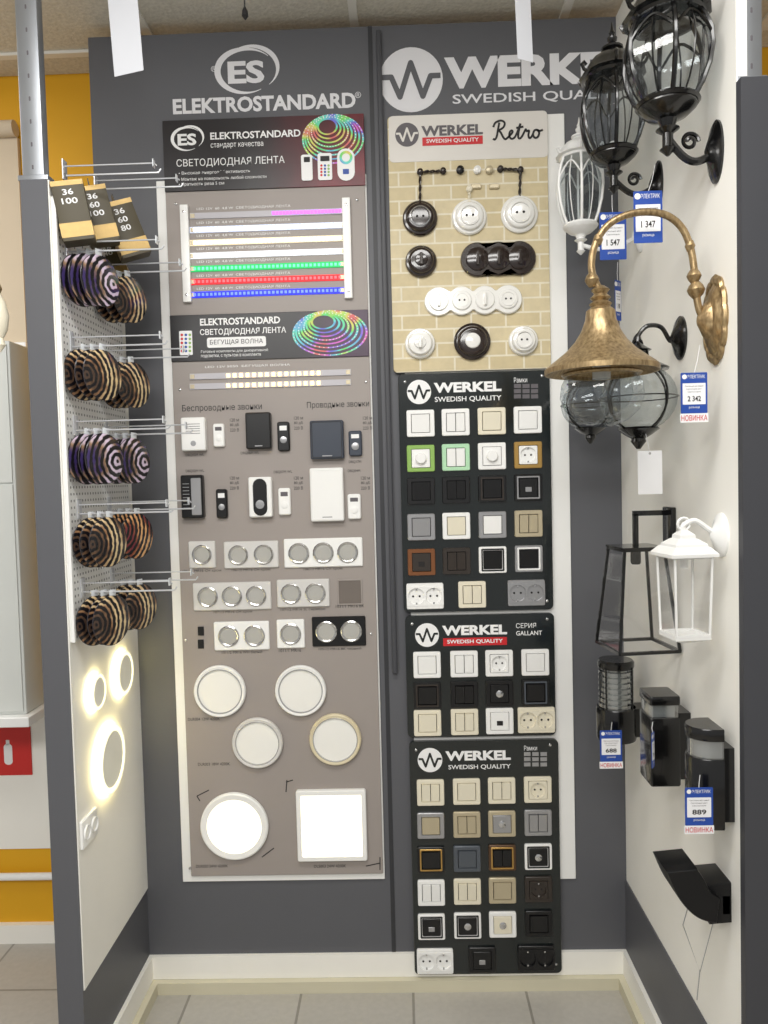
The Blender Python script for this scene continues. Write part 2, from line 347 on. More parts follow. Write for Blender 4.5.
# ---------------------------------------------------------------- emblem helpers
def emblem_w(m,cx,cz,R,y,mw,md):
    m.disc(cx,cz,R,y,mw,40)
    pts=[(-.93,.1),(-.62,.1),(-.36,-.52),(0,.52),(.36,-.52),(.62,.1),(.93,.1)]
    m.stroke([(cx+a*R,cz+b*R) for a,b in pts],R*.17,y-.0006,md)
def emblem_es(m,cx,cz,w,h,y,mw):
    pts=[];ws=[]
    for i in range(44):
        f=i/43; a=math.radians(40+f*262); g=1-.06*f
        pts.append((cx+w*.5*g*math.cos(a),cz+h*.5*math.sin(a))); ws.append(h*(.012+.135*max(0,math.sin(PI*min(1,f*1.0)))**1.3))
    m.rib(pts,ws,y,mw)
    pts=[];ws=[]
    for i in range(30):
        f=i/29; a=math.radians(-48+f*172)
        pts.append((cx+w*.07+w*.47*math.cos(a),cz+h*.05+h*.5*math.sin(a)*(1.02))); ws.append(h*(.01+.10*math.sin(PI*f)**1.2))
    m.rib(pts,ws,y-.0002,mw)
    m.text('ES',cx-w*.0,cz-h*.03,w*.62,h*.52,y-.0004,mw,.035)
class Each(MB):
    def __init__(s,name,mats,parent): super().__init__(); s.n=name; s.mt=mats; s.p=parent
class PL:
    def __init__(s,root,Y): s.o=root.location.copy(); s.Y=Y; s.y=Y-s.o.y; s.k=K(Y)
    def p(s,x,y): q=at(x,y,s.Y)-s.o; return q.x,q.z
    def text(s,m,t,x0,x1,yc,h,mi=0,bold=.0,shear=0,dy=-.0006):
        a=s.p((x0+x1)/2,yc); M=MB() if isinstance(m,Each) else m
        M.text(t,a[0],a[1],(x1-x0)*s.k,h*s.k,s.y+dy,mi,bold,shear)
        if M is not m: M.build('lettering',m.mt,m.p,False)
    def rect(s,m,x0,y0,x1,y1,mi=0,dy=-.0004,r=.0,name='colour_bar'):
        a=s.p((x0+x1)/2,(y0+y1)/2); w=(x1-x0)*s.k; h=(y1-y0)*s.k; M=MB() if isinstance(m,Each) else m
        M.loft([rr(a[0],a[1],w,h,max(r*s.k,1e-4),s.y+dy,3)],1,0,mi)
        if M is not m: M.build(name,m.mt,m.p,False)
t=thing('wall_logo','large white lettering and swooping emblem above the left display','sign',at(267,85,0)); p=PL(t,0); m=MB()
a=p.p(246,71); emblem_es(m,a[0],a[1],58*p.k,42*p.k,-.0008,0); m.build('emblem',SILT,t,False)
m=Each('lettering',SILT,t); p.text(m,'ELEKTROSTANDARD',174,354,103.5,15,0,.035); p.text(m,'®',355,361,95,6,0,0); p.text(m,'®',211,217,69,5.5,0,0)
t=thing('wall_logo','large silver brand lettering with round zigzag emblem above right display','sign',at(500,80,0)); p=PL(t,0); m=MB()
a=p.p(411,80); emblem_w(m,a[0],a[1],31*p.k,-.0010,0,1); m.build('emblem',[SILT,GREY],t,False)
m=Each('lettering',SILT,t); p.text(m,'WERKEL',447,625,70,30,0,.05); p.text(m,'SWEDISH QUALITY',455,624,97,10.5,0,.012)
# ---------------------------------------------------------------- boards
def rect_world(tl,tr,br,bl,Y):
    A,B,C_,E=[at(*q,Y) for q in (tl,tr,br,bl)]
    return (A.x+E.x)/2,(B.x+C_.x)/2,(E.z+C_.z)/2,(A.z+B.z)/2
def board(name,label,cat,tl,tr,br,bl,Yb,Yf,m,r=.002):
    x0,x1,z0,z1=rect_world(tl,tr,br,bl,Yf)
    t=thing(name,label,cat,((x0+x1)/2,Yb,z0)); h=z1-z0
    MB().plate(0,h/2,x1-x0,h,0,Yf-Yb,r,.001).build('panel',m,t); return t,PL(t,Yf)
def dots(t,p,pts,r=.004):
    for q in pts: a=p.p(*q); MB().lathe('y',(a[0],p.y,a[1]),[(r,.0),(r*.95,-.002),(r*.5,-.003)],10).build('screw',CHROME,t)
board('backing_panel','plain white backing sheet behind the taupe lighting board','panel',(156,180),(367,175),(384,876),(183,885),-.001,-.008,LAMW)
board('backing_panel','plain white backing sheet edging the black switch boards','panel',(396,120),(563,113),(577,878),(420,882),-.001,-.008,LAMW)
YE=-.016
es,p=board('display_board','tall taupe board carrying lamps, doorbells and light strips','display board',(163,121),(364,113),(382,871),(191,879),-.0082,YE,TAUPE)
m=Each('lettering',DTEXT,es); p.text(m,'Беспроводные звонки',182,262,408,8,0,0); p.text(m,'Проводные звонки',307,369,405,7.6,0,0)
for (x,y,s) in ((202,571,'1061/1 MR16 CH хром'),(251,570,'1061/2 MR16 CH хром'),(323,569,'1061/3 MR16 CH хром'),(233,612,'1071/3 MR16 CH хром'),(303,609.5,'1071/2 MR16 SL серебро'),(350,606,'1031/1 MR16 BK'),(242,652,'1011/2 MR16 WH белый'),(290,650.5,'1011/1 MR16'),(340,649,'1051/2 MR16 BK черный'),
    (250,453,'DBQ06M WL'),(195,455,'DBQ03M WL'),(355,462,'DBQ17M'),(195,471,'DBQ02M WL'),(283,472,'DBQ07M WL'),(354,471,'DBQ04M'),(204,719,'DLR004 12W 4200K'),(214,764,'DLR003 18W 4200K'),(212,866,'DLR020 24W 4200K'),(330,866,'DLS003 24W 4200K')):
    w=len(s)*2.05; p.text(m,s,x-w/2,x+w/2,y,3,0,0)
for (x,y) in ((236,420),(300,418),(369,418),(236,478),(300,478),(367,478)):
    for j,s in enumerate(('120 м','80 дБ','220 В')): p.text(m,s,x-6,x+3,y+j*5,3.2,0,0)
for x0,y0,x1,y1 in ((197,796,209,790),(197,796,200,801),(262,857,274,848),(286,782,293,780),(286,792,287,780),(366,866,380,863),(380,870,380,857)):
    a=p.p(x0,y0); b=p.p(x1,y1); MB().rib([a,b],.003,p.y-.0006,0).build('dimension_mark',DTEXT,es,False)
dots(es,p,((176,204),(357,200),(180,390),(366,382),(186,640),(371,634),(190,868)))
def coil(t,cx,cz,w,h,y):
    for i in range(8):
        f=1-i*.095; zc=cz+h*.035*i; xc=cx-w*.012*i
        MB().loft([cc(xc,zc,w/2*f,y-.0002*i,44,h/2*f),cc(xc,zc,w/2*(f-.06),y-.0002*i,44,h/2*(f-.06))],0,0).build('coil_picture',RAIN,t,False)
    m=MB()
    for q_ in range(3):
        for i in range(40):
            a=2*PI*i/40; f=.97-q_*.19; m.disc(cx-w*.024*q_+w/2*f*math.cos(a),cz+h*.07*q_+h/2*f*math.sin(a),.0016,y-.0018,0,8)
    m.build('coil_dots',WTEXT,t,False)
t,p=board('poster','dark strip-light poster with coloured coil and remotes atop taupe board','poster',(162,121),(363,113),(366,184),(165,193),YE-.0005,YE-.004,PST1)
m=MB(); a=p.p(187,139); emblem_es(m,a[0],a[1],30*p.k,22*p.k,p.y-.0006,0); m.build('emblem',WTEXT,t,False)
m=Each('lettering',WTEXT,t)
p.text(m,'ELEKTROSTANDARD',211,300,135,7,0,.025,dy=-.003); p.text(m,'стандарт качества',211,263,145.5,5.5,0,.0); p.text(m,'СВЕТОДИОДНАЯ ЛЕНТА',177,284,162,8.5,0,.0)
for i,(s,x1) in enumerate((('• Высокая энергоэффективность',250),('• Монтаж на поверхность любой сложности',266),('• Кратность реза 5 см',224))): p.text(m,s,179,x1,172.5+i*5.8,3.8,0,.0)
a=p.p(333,139); coil(t,a[0],a[1],61*p.k,48*p.k,p.y-.0004)
for x,y,w,h in ((307,168,11,25),(325,167,14,26),(346,165,17,31)):
    a=p.p(x,y); m=MB().loft([rr(a[0],a[1],w*p.k,h*p.k,(8 if w>15 else 2)*p.k,p.y-.003)],1,0,0)
    if w==11: a=p.p(x,160); m.loft([rr(a[0],a[1],6*p.k,5*p.k,.001,p.y-.0034)],1,0,1)
    if w==14:
        a=p.p(x,159); m.loft([rr(a[0],a[1],9*p.k,5*p.k,.001,p.y-.0034)],1,0,1)
        for i in range(12): a=p.p(321.5+(i%3)*3.6,166+(i//3)*3.2); m.disc(a[0],a[1],.0035,p.y-.0035,2+(i%3),8)
    if w==17: a=p.p(x,158); m.loft([cc(a[0],a[1],6.5*p.k,p.y-.0034,20),cc(a[0],a[1],4*p.k,p.y-.0034,20)],0,0,5); a=p.p(x,172); m.loft([rr(a[0],a[1],6*p.k,5*p.k,.001,p.y-.0034)],1,0,3)
    m.build('remote_picture',[WTEXT,DTEXT,CARD,BLUEP,GREEN,RAIN],t,False)
def strip(px0,px1,y0,y1,Y,base,dcol,ds,label,rng=(0,1),nd=40,estr=3.0):
    A=at(px0,y0,Y);B=at(px1,y1,Y); c=(A+B)/2; w=abs(B.x-A.x)
    t=thing('light_strip',label,'light strip',(c.x,Y,c.z),'light strips on the taupe board'); h=5.8*K(Y)
    MB().plate(0,0,w,h,.0005,-.003,.0005,.0003).build('tape',base,t)
    dm=mat('diode_'+dcol[0],dcol[1],.4,emit=estr,ecol=dcol[1],var=.01); m=MB()
    for i in range(nd):
        f=rng[0]+(rng[1]-rng[0])*(i+.5)/nd; m.plate(-w/2+w*f,0,ds*K(Y),ds*K(Y)*1.15,-.003,-.0045,.0004,.0002)
    m.build('diodes',dm,t,False)
    for s in (-1,1): MB().plate(s*(w/2-.008),0,.012,h*.7,-.003,-.004,.0003,.0002).build('contact',CHAMP,t,False)
VI=('violet',(205,90,255));CO=('cool',(225,235,255));WA=('warm',(255,230,185));WH=('white',(245,248,255));GR=('green',(90,245,160));RD=('red',(255,80,90));BL=('blue',(90,120,255));AM=('amber',(255,210,130))
def tape(n,c,e=.0): return mat('tape_'+n,c,.5,emit=e,ecol=c)
SD=[(214,VI,tape('white',(190,188,194)),3,'top strip with violet diodes lit on its right half only',(.53,.98),20),
 (228,CO,tape('cool',(200,208,230),.6),3,'second strip from top, lit cool bluish white',(.02,.98),36),
 (241,WA,tape('warm',(228,216,186),.5),3,'third strip from top, lit warm cream white',(.02,.98),36),
 (254,WH,tape('plainw',(222,224,230),.6),3,'fourth strip, lit plain white just above the green',(.02,.98),36),
 (267,GR,tape('green',(8,165,85),1.0),2.4,'strip lit green between the white and red ones',(.02,.98),36),
 (280,RD,tape('red',(220,16,30),1.0),2.4,'strip lit red between the green and blue ones',(.02,.98),36),
 (293,BL,tape('blue',(22,36,225),1.2),2.4,'strip lit blue at the bottom of the upper group',(.02,.98),36)]
for (yc,dc,b,ds,lb,rg,nd) in SD: strip(190,345,yc+3,yc-3.5,YE,b,dc,ds,lb,rg,nd,2.6 if dc in (CO,WA,WH) else 1.2)
strip(190,351,379,370,YE,tape('white',(190,188,194)),AM,3.4,'upper of two strips below the lower poster, amber diodes in middle',(.22,.82),15,3.5)
strip(190,351,389,380,YE,tape('white',(190,188,194)),AM,3.4,'lower of two strips below the lower poster, amber diodes in middle',(.22,.82),15,3.5)
p=PL(es,YE); m=Each('lettering',WTEXT,es)
for yc in (207,221,234,247,260,274,287): p.text(m,'LED 12V  60  4,8 W  СВЕТОДИОДНАЯ ЛЕНТА',197,290,yc+.6,2.8,0,0)
p.text(m,'LED 12V 5050  БЕГУЩАЯ ВОЛНА',205,290,366,2.5,0,0)
for x,y0,y1,lb in ((186,206,303,'left white upright rail holding the light strips'),(347,199,299,'right white upright rail holding the light strips')):
    A=at(x-1,y0,YE);B=at(x+2,y1,YE); t=thing('mounting_rail',lb,'rail',((A.x+B.x)/2,YE,B.z)); h=A.z-B.z
    MB().box(-.0115,.0115,-.013,0,0,h,r=.002).build('body',WHITE,t)
    for q in (.02,h-.02): MB().lathe('y',(0,-.013,q),[(.004,.001),(.0038,-.001),(.002,-.0015)],10).build('screw',CHROME,t)
t,p=board('poster','dark running-wave strip poster with violet coil above the doorbells','poster',(169,316),(367,309),(370,356),(172,362),YE-.0005,YE-.004,PST2)
m=Each('lettering',[WTEXT,DTEXT],t); p.text(m,'ELEKTROSTANDARD',200,280,321,7,0,.03); p.text(m,'СВЕТОДИОДНАЯ ЛЕНТА',200,286,331.5,7,0,.015)
p.rect(m,207,337,266,347,0,r=2)
for i,s in enumerate(('Готовые комплекты для декоративной','подсветки, с пультом в комплекте')): p.text(m,s,201,268-i*7,351+i*4.8,3.4,0,0)
p.text(m,'БЕГУЩАЯ ВОЛНА',210,263,342,5.5,1,.0,dy=-.001)
a=p.p(330,333); coil(t,a[0],a[1],75*p.k,45*p.k,p.y-.0004)
m=MB(); a=p.p(186,343); m.loft([rr(a[0],a[1],13*p.k,24*p.k,.003,p.y-.0008)],1,0,0)
for i in range(15): a=p.p(182+(i%3)*4,335+(i//3)*4); m.disc(a[0],a[1],.004,p.y-.0014,1+(i%3),8)
m.build('remote_picture',[WTEXT,CARD,BLUEP,GREEN],t,False)
# doorbells
def bell(x0,y0,x1,y1,mm,label,style,name='doorbell_chime',cat='doorbell'):
    c=at((x0+x1)/2,(y0+y1)/2,YE); k=K(YE); w=(x1-x0)*k; h=(y1-y0)*k
    t=thing(name,label,cat,c); d=.022 if w>.05 else .012
    MB().plate(0,0,w,h,0,-d,.005 if w>.05 else .006,.003).build('case',mm,t); f=-d
    if style=='slots':
        m=MB(); [m.plate(0,h*.3-i*h*.07,w*.6,.0016,f+.001,f-.0003,.0005,.0001) for i in range(5)]; m.build('grille',GTEXT,t,False)
        MB().lathe('y',(0,f,-h*.28),[(w*.12,.001),(w*.11,-.001)],14).build('indicator',SILVER,t)
    elif style=='button': 
        MB().lathe('y',(0,f,-h*.12),[(w*.3,.001),(w*.28,-.002),(w*.1,-.003)],18).build('push_button',SILVER if mm is not WHITE else WHITE,t)
        MB().plate(0,h*.28,w*.6,h*.16,f+.001,f-.0006,.001,.0003).build('name_plate',WTEXT if mm is not WHITE else GTEXT,t)
    elif style=='duo':
        MB().plate(w*.2,0,w*.45,h*.86,f+.001,f-.002,.003,.001).build('front_strip',SILVER,t)
        m=MB(); [m.plate(-w*.26,h*.3-i*h*.08,w*.3,.002,f+.001,f-.0004,.0005,.0001) for i in range(8)]; m.build('grille',SILVER,t,False)
    elif style=='oval':
        MB().plate(0,0,w*.6,h*.92,f+.001,f-.004,w*.3,.002).build('oval_front',BLACK,t)
        MB().lathe('y',(0,f-.004,-h*.18),[(w*.2,.001),(w*.19,-.002),(w*.05,-.003)],18).build('dial',CHROME,t)
    elif style=='plain':
        MB().ring(0,0,w*.9,h*.93,w*.86,h*.9,f+.001,f-.0006,.004,.004,.0002).build('groove',LAMW if mm is WHITE else DTEXT,t)
        MB().plate(0,-h*.42,w*.3,.003,f+.001,f-.0005,.001,.0002).build('badge',SILVER,t)
bell(183,418,207,451,WHITE,'white wireless chime with speaker slots left of its white push button','slots')
bell(214,424,225,447,WHITE,'white push button between the white chime and black chime','button','doorbell_button')
bell(247,413,272,449,BLACK,'black square wireless chime in the upper doorbell row','plain')
bell(278,422,290,451,BLACK,'black narrow push button in the upper doorbell row','button','doorbell_button')
bell(311,421,344,459,NAVY,'large slate-blue wired chime in the upper doorbell row','plain')
bell(349,431,362,456,NAVY,'small slate-blue push button beside the slate-blue chime','button','doorbell_button')
bell(183,475,205,518,BLACK,'black and silver tall chime at left of lower doorbell row','duo')
bell(217,489,228,518,BLACK,'black push button with white label in lower doorbell row','button','doorbell_button')
bell(250,477,273,517,WHITE,'white chime with black oval front in lower doorbell row','oval')
bell(279,488,291,515,WHITE,'white push button right of the black-fronted chime','button','doorbell_button')
bell(311,468,344,521,WHITE,'large plain white tall wired chime in lower doorbell row','plain')
bell(348,494,361,519,WHITE,'white push button beside the large plain white chime','button','doorbell_button')
def spot(x0,y0,x1,y1,n,fm,label,rm=CHROME):
    c=at((x0+x1)/2,(y0+y1)/2,YE); k=K(YE); w=(x1-x0)*k; h=(y1-y0)*k
    t=thing('recessed_spotlight',label,'spotlight',c,'recessed spotlights on the taupe board')
    MB().plate(0,0,w,h,0,-.007,.004,.0025).build('frame',fm,t)
    for i in range(n):
        cx=(i-(n-1)/2)*w/n*.93; R=min(h*.37,w/n*.4)
        MB().lathe('y',(cx,-.007,0),[(R,.001),(R,-.003),(R*.9,-.005),(R*.8,-.004),(R*.76,-.001)],26,c1=False,c0=False).build('ring',rm,t)
        MB().lathe('y',(cx,-.007,0),[(R*.78,-.0012),(R*.6,-.0018),(R*.56,-.0005),(R*.2,-.001)],22).build('lens',[LENS],t)
PLW=mat('satin_silver_frame',(220,218,215),.35,metal=.2,var=.03)
spot(189,541,216,568,1,PLW,'single silver spotlight at left of the top spotlight row')
spot(224,541,279,568,2,PLW,'twin silver spotlight in the middle of the top spotlight row')
spot(284,538,363,567,3,WHITE,'triple white spotlight at right of the top spotlight row')
spot(193,582,272,610,3,PLW,'triple silver spotlight at left of the second spotlight row')
spot(277,579,330,607,2,PLW,'twin silver spotlight in the middle of the second row')
spot(214,621,270,650,2,WHITE,'twin white spotlight in the third spotlight row')
spot(277,619,305,648,1,WHITE,'single white spotlight in the third spotlight row')
spot(312,616,366,646,2,BLACK,'twin spotlight with black frame in the third row')
t=thing('recess_frame','empty dark square recess at right of second spotlight row','frame',at(350,592,YE)); k=K(YE)
MB().ring(0,0,25*k,26*k,22*k,23*k,0,-.003,.002,.001,.0008).build('rim',TAUPE,t); MB().plate(0,0,22*k,23*k,0,-.001,.001,.0002).build('recess',mat('recess_brown',(112,104,98),.7),t)
for i,(x,y) in enumerate(((201,631),(201,644))):
    t=thing('colour_sample',('upper','lower')[i]+' tiny black square sample left of twin white spotlight','sample',at(x,y,YE),'black colour samples'); MB().plate(0,0,6*k,9*k,0,-.003,.001,.0005).build('chip',BLACK,t)
def rpanel(x,y,r,label,lit=False,rim=WHITE,dr=.84):
    t=thing('ceiling_light_panel',label,'light panel',at(x,y,YE)); R=r*K(YE)
    MB().lathe('y',(0,0,0),[(R*.96,0),(R,-.004),(R*.99,-.012),(R*.95,-.015),(R*dr,-.013),(R*dr,-.010)],48,c1=False).build('rim',rim,t)
    if not lit: MB().lathe('y',(0,0,0),[(R*(dr+.03),-.0128),(R*(dr+.015),-.0145),(R*(dr-.01),-.0145),(R*(dr-.02),-.0105)],48,c0=False,c1=False).build('bezel',CHROME if rim is not WHITE else SILVER,t)
    MB().lathe('y',(0,0,0),[(R*dr,-.0105),(R*.3,-.0115)],48,c0=False).build('diffuser',LIT if lit else DIFF,t)
rpanel(220.5,690.5,26.5,'unlit round panel with white rim, upper left of the four')
rpanel(301,690,26,'unlit round panel with white rim, upper right of the four')
rpanel(258,742,26,'unlit round panel with silver ring, lower left of the four',rim=PLW)
rpanel(335.5,738.5,26.5,'unlit round panel with thin gold ring, lower right of the four',rim=mat('pale_gold',(232,220,188),.3,metal=.3))
rpanel(235,825,35,'large glowing round panel at the bottom of taupe board',True,dr=.8)
t=thing('ceiling_light_panel','glowing square panel with white frame at bottom of taupe board','light panel',at(332,824,YE)); w=71*k
MB().ring(0,0,w,w*1.03,w*.86,w*.89,0,-.015,.006,.004,.002).build('rim',WHITE,t); MB().plate(0,0,w*.87,w*.9,-.001,-.012,.003,.0005).build('diffuser',LIT,t)
# ---------------------------------------------------------------- right boards
YW=-.018
rt,p=board('display_board','brick-patterned cream board of retro ceramic switches','display board',(388,117),(546,110),(552,367),(393,374),-.0085,YW,BRICK,.012)
x0,x1,z0,z1=rect_world((388,117),(546,110),(549,157),(390,163),YW)
MB().plate((x0+x1)/2-rt.location.x,(z0+z1)/2-rt.location.z,x1-x0,z1-z0,p.y+.0005,p.y-.0012,.012,.0004).build('header_band',BEIGEP,rt)
m=MB(); a=p.p(407,135); emblem_w(m,a[0],a[1],11.5*p.k,p.y-.002,0,1); m.build('emblem',[GTEXT,BEIGEP],rt,False)
m=Each('lettering',[GTEXT,BEIGEP,CARD,WTEXT],rt)
p.text(m,'WERKEL',422,482,130.5,10,0,.04,dy=-.002); p.rect(m,423,137,482,145,2,dy=-.002); p.text(m,'SWEDISH QUALITY',427,478,141,4.4,3,.01,dy=-.0026)
SCR=[[(.62,1.22),(.5,.7),(.38,.2),(.22,0),(.08,.08)],[(.12,.9),(.3,1.22),(.75,1.36),(1.05,1.2),(.98,.9),(.7,.72),(.52,.68),(.72,.5),(.92,.15),(1.1,.0),(1.3,.12),(1.52,.3),(1.7,.5),(1.62,.62),(1.46,.48),(1.44,.18),(1.6,.02),(1.85,.1),(2.1,.5),(2.36,1.1)],
 [(2.36,1.1),(2.2,.5),(2.16,.1),(2.3,.02),(2.5,.2),(2.72,.58),(2.8,.66),(2.86,.52),(3.06,.56),(3.0,.25),(3.06,.03),(3.22,.08),(3.4,.35)],[(3.72,.6),(3.5,.55),(3.38,.28),(3.5,.04),(3.74,.06),(3.88,.3),(3.84,.52),(3.72,.6),(3.86,.5),(4.2,.58)],[(2.0,.78),(2.6,.86)]]
o_=p.p(492,140); sc_=11.8*p.k
for i,S_ in enumerate(SCR):
    P_=cr([(x_,y_,0) for x_,y_ in S_],5); MB().rib([(o_[0]+v.x*sc_,o_[1]+v.y*sc_*1.12) for v in P_],.17*sc_,p.y-.002-.0001*i).build('script_lettering',DTEXT,rt,False)
def twist(pts,r,m0,parent,y):
    P=[]
    for i in range(len(pts)-1):
        n=14
        for j in range(n): P.append((pts[i][0]+(pts[i+1][0]-pts[i][0])*j/n,pts[i][1]+(pts[i+1][1]-pts[i][1])*j/n))
    P.append(pts[-1]); m=MB()
    for ph in (0,PI):
        m.tube([(q[0]+.0025*math.cos(i*.9+ph),y+.0025*math.sin(i*.9+ph),q[1]+.0025*math.cos(i*.9+ph)) for i,q in enumerate(P)],r,6)
    m.build('twisted_cord',m0,parent)
RG='round retro switches on the brick-patterned board'
def retro(x,y,r,mm,label,style,cord=None,cm=None,rim=None):
    c=at(x,y,YW); t=thing('retro_'+('socket' if style=='socket' else 'switch'),label,'socket' if style=='socket' else 'switch',c,RG); R=r*K(YW)
    MB().lathe('y',(0,0,0),[(R,0),(R,-.008),(R*.93,-.012),(R*.82,-.013),(R*.8,-.020),(R*.72,-.024),(R*.6,-.025)],36).build('base',mm,t)
    if style=='socket':
        MB().lathe('y',(0,-.0245,0),[(R*.58,.0),(R*.58,-.004),(R*.52,-.005),(R*.48,-.001)],28,c1=False).build('collar',CHROME if mm is BROWN else mm,t)
        for s in (-1,1): MB().lathe('y',(s*R*.18,-.0248,0),[(R*.07,0),(R*.07,-.0012)],10).build('pin_hole',HOLE,t)
    elif style=='rotary':
        MB().lathe('y',(0,-.025,0),[(R*.4,0),(R*.36,-.004),(R*.1,-.006)],22).build('hub',mm,t)
        MB().plate(0,0,R*.2,R*.75,-.029,-.040,.003,.002).build('turn_knob',rim or mm,t)
    else:
        MB().lathe('y',(0,-.025,0),[(R*.42,0),(R*.38,-.003),(R*.1,-.005)],28).build('button',rim or mm,t)
    if cord:
        pp=PL(t,YW); twist([pp.p(*q) for q in cord],.0022,cm,t,-.008)
        for q in cord[0:2]: e=pp.p(*q); MB().lathe('y',(e[0],0,e[1]),[(.008,0),(.009,-.006),(.006,-.009),(.008,-.014),(.003,-.017)],14).build('insulator',cm,t)
retro(420,219,17,BROWN,'dark brown round socket hung from black twisted cord','socket',[(443,172),(420,173),(420,206)],BROWN)
retro(469,218,17,PORC,'white round retro socket in middle of the top row','socket',[(469,190),(469,205)],CREAM)
retro(519,215,18,PORC,'white round retro socket hung from brown twisted cord','socket',[(500,170),(520,171),(519,200)],DBROWN)
retro(421,262,15.5,BROWN,'small brown rotary switch below the cord-hung brown socket','rotary')
retro(420,344,15,PORC,'white rotary switch at bottom left of the brick board','rotary')
retro(472,342,18,BROWN,'brown round switch with pale centre between two white ones','button',rim=PORC)
retro(523,341,14.5,PORC,'white round socket at bottom right of the brick board','socket')
for i,(x,mm,lb) in enumerate(((460,BLACK,'black'),(477,PORC,'cream white'),(489,CHAMP,'brass coloured'))):
    t=thing('cord_insulator',lb+' small cord insulator above the white middle socket','insulator',at(x,171,YW),'loose cord insulators'); MB().lathe('y',(0,0,0),[(.010,0),(.011,-.006),(.006,-.01),(.01,-.015),(.003,-.018)],16).build('body',mm,t)
for i,(x,lb) in enumerate(((476,'left'),(494,'right'))):
    t=thing('cord_clip',lb+' one of two tiny brass clips above white middle socket','clip',at(x,187,YW),'small cord clips'); MB().plate(0,0,.028,.013,0,-.008,.003,.002).build('body',CHAMP,t)
def gang(x0,y0,x1,y1,n,mm,label,kinds):
    c=at((x0+x1)/2,(y0+y1)/2,YW); k=K(YW); w=(x1-x0)*k;h=(y1-y0)*k
    t=thing('gang_switch',label,'switch',c); m=MB(); st=(w-h)/(n-1); pts=[]
    for s in (1,-1):
        for i in (range(n) if s==1 else range(n-1,-1,-1)):
            cx=-w/2+h/2+i*st
            ang=range(138,41,-12) if s==1 else range(-42,-139,-12)
            if s==1 and i==0: ang=range(180,41,-12)
            if s==1 and i==n-1: ang=range(138,-1,-12)
            if s==-1 and i==n-1: ang=range(-12,-139,-12)
            if s==-1 and i==0: ang=range(-42,-180,-12)
            for a in ang: pts.append((cx+h/2*math.cos(math.radians(a)),h/2*math.sin(math.radians(a))))
    m.loft([[(a,0,b) for a,b in pts],[(a,-.008,b) for a,b in pts],[(a*.985,-.011,b*.93) for a,b in pts]],1,1)
    m.build('frame',mm,t)
    for i,kd in enumerate(kinds):
        cx=-w/2+h/2+i*st; R=h*.35
        q=MB().lathe('y',(cx,-.011,0),[(R,.001),(R*.97,-.004),(R*.88,-.006)],28).build('insert',mm,t)
        if kd=='r': MB().plate(cx,0,R*.3,R*1.2,-.016,-.026,.003,.002).build('turn_knob',mm,q)
        else:
            MB().lathe('y',(cx,-.0168,0),[(R*.72,0),(R*.72,-.002),(R*.64,-.002),(R*.62,0)],24,c0=False,c1=False).build('collar',mm,q)
            for s in (-1,1): MB().lathe('y',(cx+s*R*.25,-.0168,0),[(R*.1,0),(R*.1,-.001)],10).build('pin_hole',HOLE,q)
gang(461,243,535,276,3,BROWN,'dark brown three-gang rotary switch in scalloped frame','rrr')
gang(425,287,521,315,4,PORC,'white four-gang scalloped frame with knobs and sockets','rsrs')
